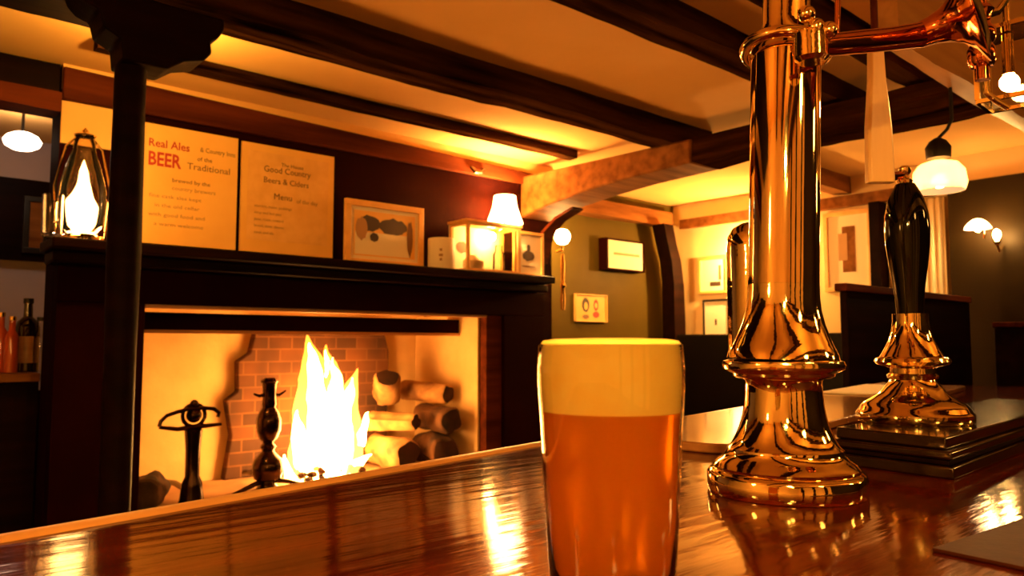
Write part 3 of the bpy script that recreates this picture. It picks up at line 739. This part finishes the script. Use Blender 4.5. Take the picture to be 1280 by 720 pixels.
# posters
PY = 2.985
p1 = thing('poster', 'aged paper poster with red heading, leftmost of the pair above the mantel', 'poster', (.96, PY, MZ), 'posters above the mantel')
a1 = .775, 1.148
slab(a1[0], a1[1], PY, MZ+.026, 2.04, .012).build('sheet', M['paper'], p1)
def line(x, z, size, s, par, mat='inkfaint', sx=1.0, bold=0): text_part(s, size, (x, PY-.0125, z), par, M[mat], sx=sx, bold=bold)
line(.812, 1.955, .042, 'Real Ales', p1, 'inkred', .95, .0006)
line(1.0, 1.962, .026, '& Country Inns', p1, 'inkbrown', .85)
line(.812, 1.885, .072, 'BEER', p1, 'inkred', .75, .002)
line(.99, 1.925, .024, 'of the', p1, 'inkbrown')
line(.953, 1.888, .036, 'Traditional', p1, 'inkbrown', 1.05)
line(.90, 1.83, .022, 'brewed by the', p1, 'inkbrown', 1.1)
line(.90, 1.80, .022, 'country brewers', p1, 'inkfaint', 1.1)
for i in range(4): line(.82+.02*(i % 2), 1.765-.035*i, .02, ('fine cask ales kept', 'in the old cellar', 'with good food and', 'a warm welcome')[i], p1, 'inkfaint', 1.3)
p2 = thing('poster', 'aged paper poster with faint brown lines, rightmost of the pair above the mantel', 'poster', (1.38, PY, MZ), 'posters above the mantel')
slab(1.165, 1.572, PY, MZ+.026, 2.035, .012).build('sheet', M['paper'], p2)
slab(1.19, 1.545, PY-.0122, 1.64, 2.005, .0006).build('printed_panel', M['gilt'], p2)
def line(x, z, size, s, par, mat='inkfaint', sx=1.0, bold=0): text_part(s, size, (x, PY-.0135, z), par, M[mat], sx=sx, bold=bold)
line(1.33, 1.955, .022, 'The House', p2, 'inkbrown')
line(1.255, 1.925, .036, 'Good Country', p2, 'inkbrown', .95)
line(1.255, 1.88, .034, 'Beers & Ciders', p2, 'inkbrown', .95)
line(1.30, 1.815, .036, 'Menu', p2, 'inkbrown', 1.0)
line(1.40, 1.81, .024, 'of the day', p2, 'inkfaint')
for i in range(5): line(1.22+(0 if i < 3 else .0), 1.775-.027*i, .016, ('starters, mains, puddings', 'soup and hot pies', 'pate, roast, custard', 'bread, stew, cheese', 'steak and ale')[i], p2, 'inkfaint', 1.0)

def framed(name, label, cat, x0, x1, z0, z1, yb, fw, fmat, mountmat, th=.02, tilt=0, group=None):
    t = thing(name, label, cat, ((x0+x1)/2, yb, z0), group)
    f = MB()
    f.box(x0, x1, yb-th, yb, z0, z0+fw); f.box(x0, x1, yb-th, yb, z1-fw, z1)
    f.box(x0, x0+fw, yb-th, yb, z0+fw, z1-fw); f.box(x1-fw, x1, yb-th, yb, z0+fw, z1-fw)
    f.build('frame', M[fmat], t, bevel=.002)
    MB().box(x0+fw, x1-fw, yb-th*.5, yb-.001, z0+fw, z1-fw).build('mount', M[mountmat], t)
    return t, yb-th*.5
# large landscape picture
x0 = at(432, 300, 1, 2.93).x; x1 = at(530, 300, 1, 2.93).x
t, yf = framed('framed_picture', 'large gilt-framed landscape picture standing on the mantel', 'picture', x0, x1, MZ+.001, MZ+.29, 2.95, .028, 'gilt', 'mount')
pm = MB(); 
for (u0, u1, v0, v1) in ((.02, .96, .0, .06),): pass
w_, h_ = x1-x0, .289
def blob(cx_, cz_, rx, rz, mat, par, y, seed=0, name='painted_shape'):
    n = 20; mt = Matrix.Translation((0, y, 0)) @ Matrix.Rotation(PI/2, 4, 'X')
    pts = [(cx_+rx*math.cos(2*PI*i/n)*(1+.25*noise.noise(Vector((i*.9, seed, 1)))), cz_+rz*math.sin(2*PI*i/n)*(1+.25*noise.noise(Vector((i*.9, seed, 5))))) for i in range(n)]
    return MB().prism(pts, 0, .0006, mat=mt).build(name, M[mat], par, smooth=0)
MB().box(x0+.045, x1-.045, yf-.001, yf-.0002, MZ+.045, MZ+.245).build('print', M['paper'], t)
MB().box(x0+.05, x1-.07, yf-.0011, yf-.00101, MZ+.05, MZ+.15).build('painted_field', M['card'], t)
blob(x0+w_*.30, MZ+.19, .055, .035, 'inkdark', t, yf-.0012, 1)
blob(x0+w_*.60, MZ+.185, .075, .036, 'inkdark', t, yf-.0014, 2)
blob(x0+w_*.36, MZ+.13, .022, .020, 'inkdark', t, yf-.0016, 3)
blob(x0+w_*.82, MZ+.14, .016, .08, 'inkbrown', t, yf-.0018, 4)
blob(x0+w_*.2, MZ+.165, .03, .05, 'inkfaint', t, yf-.0020, 5)
# white card
xa = at(534, 315, 1, 2.91).x; xb = at(566, 315, 1, 2.91).x
ct = thing('white_jar', 'white cylindrical jar with a faint printed mark, between the landscape picture and the lit case', 'jar', ((xa+xb)/2, 2.90, MZ))
jr = (xb-xa)*.5*.86; jc = ((xa+xb)/2, 2.90, MZ+.0005)
MB().lathe([(0, 0), (jr*.97, 0), (jr, .004), (jr, .146), (jr*.97, .15), (jr*.90, .15), (jr*.90, .012), (0, .010)], jc, 40).build('body', M['card'], ct)
mk = MB()
for sy_, rr0 in ((.06, .012), (.085, .008), (.04, .008)):
    a0 = math.radians(232)
    for k in range(-3, 3):
        a, b = a0+k*rr0*4, a0+(k+1)*rr0*4
        v = [mk._v((jc[0]+(jr+.0006)*math.cos(q), jc[1]+(jr+.0006)*math.sin(q), jc[2]+z)) for q, z in ((a, sy_), (b, sy_), (b, sy_+.012), (a, sy_+.012))]
        mk.bm.faces.new(v)
mk.build('printed_mark', M['inkfaint'], ct)
# glass display case, lit
xa = at(571, 310, 1, 2.9).x; xb = at(637, 310, 1, 2.9).x; zt = MZ+.235
cs = thing('display_case', 'small glass-fronted display case glowing below the lamp on the mantel', 'display case', ((xa+xb)/2, 2.9, MZ))
g = MB()
for X in (xa, xb-.014):
    g.box(X, X+.014, 2.815, 2.829, MZ+.0005, zt); g.box(X, X+.014, 2.945, 2.959, MZ+.0005, zt)
for Z in (MZ+.0005, zt-.014):
    g.box(xa+.014, xb-.014, 2.815, 2.829, Z, Z+.0135)
    g.box(xa, xa+.014, 2.829, 2.945, Z, Z+.0135); g.box(xb-.014, xb, 2.829, 2.945, Z, Z+.0135)
g.box(xa-.008, xb+.008, 2.81, 2.965, zt, zt+.012)
g.build('frame', M['gilt'], cs)
MB().box(xa, xb, 2.960, 2.966, MZ+.0005, zt).build('back_panel', M['card'], cs)
MB().box(xa+.0145, xb-.0145, 2.820, 2.823, MZ+.015, zt-.015).build('front_pane', M['thinglass'], cs)
MB().sphere((xb-.12, 2.90, zt-.045), .022).build('bulb', M['bulbs'], cs)
blob(xa+.075, MZ+.13, .035, .03, 'inkbrown', cs, 2.9595, 7)
# round pots inside
tag(MB().lathe([(0, 0), (.035, 0), (.052, .03), (.052, .055), (.03, .08), (.022, .085), (0, .085)], (xa+.09, 2.885, MZ+.001), 24).build('china_pot', M['card']), 'round white pot in the left of the lit display case', 'pot')
tag(MB().lathe([(0, 0), (.026, 0), (.03, .01), (.03, .10), (.018, .12), (.018, .145), (0, .145)], (xb-.085, 2.885, MZ+.001), 24).build('glass_bottle', M['thinglass']), 'small clear bottle in the right of the lit display case', 'bottle')
# small picture
x0 = at(638, 310, 1, 2.9).x+.012; x1 = at(677, 310, 1, 2.9).x
t, yf = framed('framed_picture', 'small upright framed print of a round pot, right end of the mantel', 'picture', x0, x1, MZ+.001, MZ+.235, 2.90, .016, 'gilt', 'card')
cxm = (x0+x1)/2
blob(cxm, MZ+.11, .042, .026, 'inkdark', t, yf-.0006, 9); blob(cxm, MZ+.15, .012, .02, 'inkdark', t, yf-.0008, 10)
blob(cxm, MZ+.055, .05, .004, 'inkbrown', t, yf-.001, 11)
# shaded wall lamp above
lpos = at(631, 262, 1, 2.86)
kk = (Vector((math.cos(YAW), math.sin(YAW), 0)).dot(Vector((lpos.x, lpos.y, 0))))/F
wl = thing('wall_lamp', 'wall lamp with a glowing cream fabric shade above the mantel', 'lamp', (lpos.x, 2.999, lpos.z), 'lit lamps')
sh = MB().lathe([(23*kk, -18*kk), (20*kk, -10*kk), (15.5*kk, 3*kk), (13.5*kk, 17*kk)], lpos, 32)
o = sh.build('lamp_shade', M['shadelit'], wl); o.modifiers.new('s', 'SOLIDIFY').thickness = .002
MB().sphere(lpos+Vector((0, 0, .03)), .022).build('bulb', M['bulb'], wl)
MB().tube([lpos+Vector((0, 0, -.015)), lpos+Vector((0, 0, -.085)), lpos+Vector((0, .06, -.11)), (lpos.x, 2.995, lpos.z-.08)], .007, 10).build('arm', M['brass'], wl)
MB().lathe([(0, 0), (.035, 0), (.035, .008), (.02, .014), (0, .014)], (lpos.x, 2.999, lpos.z-.08), 20, Matrix.Rotation(PI/2, 4, 'X')).build('wall_plate', M['brass'], wl)
# hook bracket under the wall beam
h = at(595, 214, 1, 2.965)
o = MB().tube([h+Vector((-.03, 0, .015)), h+Vector((-.02, -.02, -.012)), h+Vector((.02, -.02, -.008)), h+Vector((.05, 0, .015))], .009, 8).build('iron_hook', M['iron'])
tag(o, 'small iron hook on the wall beam above the shaded lamp', 'hook')
# bare bulb at corner post
bpz = at(703, 296, 1, 3.06)
bb = thing('bulb_lamp', 'bare glaring bulb on a bracket at the chimney corner', 'lamp', (bpz.x, 3.08, bpz.z), 'lit lamps')
MB().sphere(bpz, .045).build('bulb', M['bulbs'], bb)
MB().tube([bpz+Vector((0, 0, -.046)), bpz+Vector((0, 0, -.075)), (bpz.x-.01, 3.10, bpz.z-.08)], .009, 10).build('arm', M['brass'], bb)
MB().lathe([(0, -.42), (.012, -.42), (.016, -.36), (.011, -.30), (.02, -.28), (.011, -.26), (.014, -.16), (.010, -.10), (0, -.10)], bpz+Vector((.0, .0, 0)), 16).build('pendant_weight', M['brass'], bb)

# lantern at left end of the mantel
lc = at(103, 250, 1, 2.88)
lt = thing('storm_lantern', 'glass storm lantern blazing yellow on the left end of the mantel', 'lantern', (lc.x, 2.88, MZ))
MB().lathe([(0, 0), (.072, 0), (.072, .012), (.06, .02), (.02, .03), (0, .03)], (lc.x, 2.88, MZ+.001), 32).build('base', M['brass'], lt)
o = MB().lathe([(.045, .03), (.066, .06), (.074, .12), (.072, .18), (.055, .25), (.036, .31), (.030, .36)], (lc.x, 2.88, MZ), 32).build('chimney', M['thinglass'], lt)
o.modifiers.new('s', 'SOLIDIFY').thickness = .002
MB().lathe([(0, .032), (.040, .032), (.052, .05), (.056, .09), (.048, .13), (.028, .165), (.018, .20), (.012, .24), (0, .28)], (lc.x, 2.88, MZ), 20, None, 0, lambda a, z: 1+.18*math.sin(3*a+z*40)).build('flame', M['lanternflame'], lt)
MB().lathe([(0, .385), (.035, .365), (.032, .361), (0, .375)], (lc.x, 2.88, MZ), 24).build('cap', M['brass'], lt)
MB().tube([(lc.x-.072, 2.88, MZ+.01), (lc.x-.085, 2.88, MZ+.18), (lc.x-.055, 2.88, MZ+.32), (lc.x, 2.88, MZ+.39), (lc.x+.055, 2.88, MZ+.32), (lc.x+.085, 2.88, MZ+.18), (lc.x+.072, 2.88, MZ+.01)], .004, 8).build('carrying_frame', M['brass'], lt)
gc = at(74, 260, 1, 2.85)
gc = Vector((gc.x-.012, 2.83, 0))
gc.x -= .01; gc.y = 2.81
tk = thing('glass_tankard', 'clear glass tankard beside the lantern at the mantel end', 'tankard', (gc.x, 2.83, MZ))
o = MB().lathe([(0, .004), (.028, .004), (.030, .01), (.030, .14), (.0275, .14), (.0275, .014), (0, .012)], (gc.x, 2.83, MZ+.0), 28).build('bowl', M['glass'], tk)
MB().tube([(gc.x-.001, 2.80, MZ+.115), (gc.x+.005, 2.782, MZ+.11), (gc.x+.005, 2.782, MZ+.05), (gc.x-.001, 2.80, MZ+.04)], .004, 8).build('handle', M['glass'], tk)

# ================================================================== LEFT ROOM
pp = at(28, 175, 1, 3.7)
pt = thing('pendant_lamp', 'white glowing pendant lamp seen through the left opening', 'lamp', pp, 'lit lamps')
MB().lathe([(0, -.043), (.035, -.04), (.062, -.025), (.07, -.005), (.058, .015), (.03, .03), (.0, .034)], pp, 28).build('lamp_bowl', M['coolbulb'], pt)
MB().tube([pp+Vector((0, 0, .034)), (pp.x, pp.y, CEIL-.001)], .006, 8).build('cord', M['blackmetal'], pt)
a = at(-8, 220, 1, 4.22); b = at(70, 328, 1, 4.22)
tag(MB().box(a.x, b.x, 4.20, 4.2505, b.z, a.z).build('notice_board', M['darkwood'], bevel=.003), 'dark wooden board on the lilac wall behind the far left shelf', 'board')
a = at(30, 245, 1, 4.199); b = at(60, 318, 1, 4.199)
t, yf = framed('framed_picture', 'small dark-framed picture on the grey wall left of the mantel', 'picture', a.x, b.x, b.z, a.z, 4.1995, .025, 'blackmetal', 'oak')
# dark dado + shelf with bottles
struct(MB().box(-1.6, 1.0, 4.22, 4.249, 0, 1.0), 'wall_dado', M['darkwood'], smooth=0)
sz = at(20, 466, 1, 3.2).z
s_ = MB().box(-.6, .525, 3.12, 3.42, sz-.03, sz).build('bottle_shelf', M['oak'], bevel=.003)
tag(s_, 'brown wooden shelf holding bottles, far left', 'shelf')
cb = MB().box(-.6, .525, 3.14, 3.41, 0.0, sz-.0305).build('sideboard', M['darkwood'], bevel=.003)
tag(cb, 'dark sideboard below the bottle shelf at far left', 'sideboard')
def bottle(px, r, h, neck, mat, label, Yp, lab=None, z=sz):
    p = at(px, 440, 1, Yp)
    t = thing('bottle', label, 'bottle', (p.x, p.y, z+.0005), 'bottles on the far left shelf')
    MB().lathe([(0, 0), (r, 0), (r, h*.60), (r*.85, h*.68), (neck*1.1, h*.75), (neck, h*.93), (0, h*.93)], (p.x, p.y, z+.0005), 24).build('body', M[mat], t)
    MB().lathe([(0, h*.9301), (neck*1.2, h*.9301), (neck*1.2, h), (0, h)], (p.x, p.y, z+.0005), 16).build('cap', M['blackmetal' if mat != 'redbottle' else 'brass'], t)
    if lab: MB().lathe([(r*1.015, h*.12), (r*1.015, h*.48)], (p.x, p.y, z+.0005), 24).build('bottle_label', M[lab], t)
bottle(33, .040, .27, .014, 'bottle', 'dark spirit bottle with a square tan label on the far left shelf', 3.30, 'trimwood')
bottle(14, .022, .20, .010, 'redbottle', 'glossy red-orange bottle standing left of the dark spirit bottle', 3.22)
bottle(0, .024, .215, .010, 'redbottle', 'glossy red bottle at the very left edge of the photo', 3.27)
bottle(50, .022, .20, .012, 'thinglass', 'short clear bottle between the dark bottle and the fireplace', 3.25)

# ================================================================== RECESS + ALCOVE
Yr = 3.279
a = at(748, 298, 1, Yr); b = at(796, 342, 1, Yr)
t, yf = framed('framed_picture', 'deep dark-framed white notice high on the olive green wall', 'picture', a.x, b.x, b.z, a.z, Yr, .012, 'maroon', 'card', th=.07)
MB().box(a.x+.02, b.x-.02, Yr-.066, Yr-.0355, b.z+.012, a.z-.012).build('notice', M['card'], t)
MB().box(a.x+.07, b.x-.05, Yr-.0668, Yr-.0662, (a.z+b.z)/2-.003, (a.z+b.z)/2+.014).build('printed_line', M['inkfaint'], t)
a = at(717, 367, 1, Yr); b = at(757, 403, 1, Yr)
t, yf = framed('framed_picture', 'small double portrait print low on the olive green wall', 'picture', a.x, b.x, b.z, a.z, Yr, .006, 'gilt', 'paper')
mx_ = (a.x+b.x)/2; mzz = (a.z+b.z)/2
blob(mx_-.05, mzz+.02, .034, .045, 'inkdark', t, yf-.0005, 21); blob(mx_-.048, mzz+.012, .016, .024, 'paper', t, yf-.001, 22); blob(mx_-.05, mzz-.055, .03, .014, 'inkbrown', t, yf-.0007, 23)
blob(mx_+.045, mzz+.02, .022, .036, 'inkred', t, yf-.0005, 24); blob(mx_+.045, mzz-.04, .03, .02, 'inkred', t, yf-.0007, 25); blob(mx_+.045, mzz+.018, .012, .018, 'paper', t, yf-.001, 26)
# framed things on the cream wall X=4.4
def framed_x(label, p0, p1, fw, fmat, mm, th=.02):
    A, B = at(*p0, 0, 4.399), at(*p1, 0, 4.399); y0, y1 = min(A.y, B.y), max(A.y, B.y); z0, z1 = min(A.z, B.z), max(A.z, B.z)
    t = thing('framed_picture', label, 'picture', (4.399, (y0+y1)/2, z0)); xb = 4.399
    f = MB(); f.box(xb-th, xb, y0, y1, z0, z0+fw); f.box(xb-th, xb, y0, y1, z1-fw, z1); f.box(xb-th, xb, y0, y0+fw, z0+fw, z1-fw); f.box(xb-th, xb, y1-fw, y1, z0+fw, z1-fw)
    f.build('frame', M[fmat], t, bevel=.002)
    MB().box(xb-th*.5, xb-.001, y0+fw, y1-fw, z0+fw, z1-fw).build('mount', M[mm], t)
    return t, y0, y1, z0, z1, xb-th*.5
t, y0, y1, z0, z1, xf = framed_x('large gilt-framed portrait on the cream wall right of the brass tower', (1030, 268), (1094, 362), .025, 'gilt', 'mount')
MB().box(xf-.001, xf-.0002, y0+.10, y1-.11, z0+.11, z1-.09).build('print', M['oak'], t)
MB().box(xf-.002, xf-.0011, y0+.20, y1-.14, z0+.18, z1-.13).build('figure', M['inkfaint'], t)
t, y0, y1, z0, z1, xf = framed_x('small gilt-framed photo, upper of two beside the brass tower', (874, 323), (912, 366), .02, 'gilt', 'card')
MB().box(xf-.001, xf-.0002, y0+.06, y1-.09, z0+.05, z0+.08).build('print', M['inkdark'], t)
MB().box(xf-.001, xf-.0002, y0+.055, y0+.075, z0+.09, z1-.06).build('print', M['inkbrown'], t)
t, y0, y1, z0, z1, xf = framed_x('small black-framed photo, lower of two beside the brass tower', (880, 375), (914, 425), .012, 'blackmetal', 'card')
MB().box(xf-.001, xf-.0002, y0+.10, y1-.09, z0+.10, z0+.14).build('print', M['inkdark'], t)
# wall lights in the alcove
def sconce(p, label, nx=-1, wall=4.399, mat='bulb', r=.022, group='lit lamps'):
    t = thing('wall_sconce', label, 'lamp', (wall, p.y, p.z), group)
    MB().sphere(p, r).build('bulb', M[mat], t)
    o = MB().lathe([(.030, -.02), (.045, .01), (.060, .035), (.064, .045)], p, 24).build('cup', M['thinglass'], t)
    MB().tube([p+Vector((0, 0, -r)), p+Vector((0, 0, -.07)), (wall-.004, p.y, p.z-.07)], .007, 8).build('arm', M['brass'], t)
    return t
s1 = at(926, 322, 0, 4.30)
sconce(s1, 'brass wall sconce on the cream wall hidden behind the brass tower')
s2 = at(1222, 283, 0, 4.22)
t = thing('wall_sconce', 'small wall lamp with a white shade on the dark panelled wall at right', 'lamp', (4.319, s2.y, s2.z), 'lit lamps')
MB().lathe([(.060, -.012), (.055, .0), (.04, .02), (.018, .035), (0, .036)], s2+Vector((0, 0, 0)), 28).build('lamp_shade', M['shadelit'], t)
MB().sphere(s2+Vector((0, 0, -.014)), .014).build('bulb', M['bulbs'], t)
MB().tube([s2+Vector((0, 0, .036)), s2+Vector((.03, 0, .05)), (4.315, s2.y, s2.z+.02), (4.315, s2.y, s2.z-.05)], .006, 8).build('arm', M['brass'], t)
s3 = at(1246, 293, 0, 4.22)
t = thing('wall_sconce', 'brass candle-style wall light right of the white-shaded wall lamp', 'lamp', (4.319, s3.y, s3.z), 'lit lamps')
MB().sphere(s3, .017, sc=(1, 1, 1.5)).build('bulb', M['bulbs'], t)
MB().lathe([(0, -.05), (.012, -.05), (.02, -.035), (.012, -.03), (.012, -.026), (0, -.026)], s3, 16).build('candle_cup', M['brass'], t)
MB().tube([s3+Vector((0, 0, -.05)), s3+Vector((.03, 0, -.08)), (4.315, s3.y, s3.z-.05)], .006, 8).build('arm', M['brass'], t)
# opal shade pendant with black gallery
op = dist(1174, 220, 2.3); ko = 2.3/F
t = thing('opal_pendant', 'pale opal glass lamp shade hanging behind the pump handle', 'lamp', op, 'lit lamps')
o = MB().lathe([(28*ko, -19*ko), (31*ko, -10*ko), (29*ko, 6*ko), (22*ko, 15*ko), (10*ko, 19*ko), (0, 20*ko)], op, 36).build('glass_shade', M['opal'], t)
o.modifiers.new('s', 'SOLIDIFY').thickness = .003
MB().sphere(op+Vector((0, 0, -6*ko)), .022).build('bulb', M['bulbs'], t)
o2 = op+Vector((0, 0, 22*ko))
MB().lathe([(0, 0), (.034, 0), (.036, 14*ko), (.024, 22*ko), (.010, 26*ko), (0, 26*ko)], o2, 24).build('gallery', M['blackmetal'], t)
tp = o2+Vector((0, 0, 25*ko))
MB().tube([tp, tp+right*.03+Vector((0, 0, .03)), tp+right*.045+Vector((0, 0, .06)), Vector(((tp+right*.045).x, (tp+right*.045).y, CEIL-.001))], .005, 10).build('stem', M['blackmetal'], t)

# dark seating and partitions
st = thing('high_backed_settle', 'dark wooden settle with a straight back, behind the handpump', 'settle', (3.5, 1.25, 0))
zs = at(1076, 364, 1, 1.30).z
MB().box(2.86, 4.17, 1.33, 1.36, .1, zs).build('backrest', M['darkwood'], st, bevel=.005)
MB().box(2.84, 4.17, 1.32, 1.37, zs+.0005, zs+.03).build('top_rail', M['redbeam'], st, bevel=.004)
MB().box(2.86, 4.17, 1.361, 1.75, .40, .45).build('seat', M['velvet'], st, bevel=.01)
MB().box(2.82, 2.858, 1.361, 1.75, 0, .9).build('end_panel', M['darkwood'], st)
MB().box(4.172, 4.20, 1.361, 1.75, 0, .9).build('end_panel', M['darkwood'], st)
st = thing('wall_bench', 'black padded bench along the cream wall of the alcove', 'bench', (4.2, 2.5, 0))
zs = at(860, 418, 0, 4.1).z
MB().box(4.10, 4.28, 1.90, 3.05, .1, zs).build('backrest', M['velvet'], st, bevel=.015)
MB().box(3.65, 4.099, 1.90, 3.05, .3, .46).build('seat', M['velvet'], st, bevel=.02)
st = thing('panelled_bench', 'dark wooden bench under the olive green wall', 'bench', (3.6, 3.1, 0))
MB().box(3.02, 4.08, 3.10, 3.20, .05, 1.20).build('backrest', M['darkwood'], st, bevel=.008)
MB().box(3.02, 3.63, 2.72, 3.099, .40, .46).build('seat', M['velvet'], st, bevel=.01)

st = thing('high_backed_settle', 'dark bench with a reddish rail at the far right edge', 'settle', (4.1, .6, 0))
MB().box(4.2, 4.30, -.6, 1.24, .1, 1.30).build('backrest', M['darkwood'], st, bevel=.005)
MB().box(4.18, 4.31, -.6, 1.24, 1.3005, 1.325).build('top_rail', M['redbeam'], st, bevel=.004)

# ================================================================== BEHIND THE CAMERA (reflected in the brass)
def fill_lamp(p, label, r=.08, mat='fill_globe'):  # unseen globe, added to light the ceiling and put highlights in the brass
    t = thing('added_fill_lamp', label, 'lamp', p, 'unseen lamps added for fill light')
    MB().sphere(p, r).build('globe', M[mat], t)
    MB().tube([p+Vector((0, 0, r)), (p.x, p.y, CEIL-.001)], .006, 8).build('cord', M['blackmetal'], t)
M['fill_globe'] = emit('added_globe_lamp', (1, .45, .09), 50)
for i, (x, y, z) in enumerate(((-.75, -.75, 1.85), (.55, -.8, 1.85), (1.9, -.78, 1.85), (3.1, -.75, 1.8), (-1.0, .9, 1.7))):
    fill_lamp(Vector((x, y, z)), 'unseen amber globe lamp added for fill light and brass highlights')
for i, y in enumerate((.22, -.50, -1.15, -1.65)):
    tag(timber(-1.55, 4.3, y, y+.10, 2.1, CEIL, seed=30+i, amp=.004, step=.15).build('ceiling_beam', M['beam'], smooth=30), 'dark ceiling beam over the service side of the bar', 'beam', 'beams over the service side of the bar')
# unseen lamp added to light the beer and brass, shaded to spare the ceiling
bl = Vector((-.12, -.16, 1.66))
t = thing('added_spot_lamp', 'unseen black metal-shaded lamp added low over the bar to light the beer', 'lamp', bl)
MB().sphere(bl, .035).build('bulb', M['spotbulb'], t)
o = MB().lathe([(.15, -.03), (.10, .05), (.04, .09), (.015, .11), (0, .11)], bl, 36).build('lamp_shade', M['blackmetal'], t); o.modifiers.new('s', 'SOLIDIFY').thickness = .003
MB().tube([bl+Vector((0, 0, .112)), (bl.x, bl.y, CEIL-.001)], .005, 8).build('cord', M['blackmetal'], t)
for i, x in enumerate((-1.2, -.35, .45)):
    tag(MB().box(x, x+.16, -1.99, -1.90, 0, CEIL-.001).build('wall_timber', M['darkwood'], bevel=.005), 'dark upright timber on the wall behind the bar', 'timber', 'timbers on the wall behind the bar')

# ================================================================== WORLD, VIEW
wd = bpy.data.worlds.new('World'); bpy.context.scene.world = wd; wd.use_nodes = True
wd.node_tree.nodes['Background'].inputs[0].default_value = (.02, .008, .002, 1); wd.node_tree.nodes['Background'].inputs[1].default_value = 1
sc = bpy.context.scene
sc.view_settings.view_transform = 'Standard'; sc.view_settings.look = 'None'; sc.view_settings.gamma = 1
sc.view_settings.use_curve_mapping = False
sc.view_settings.exposure = 0.0
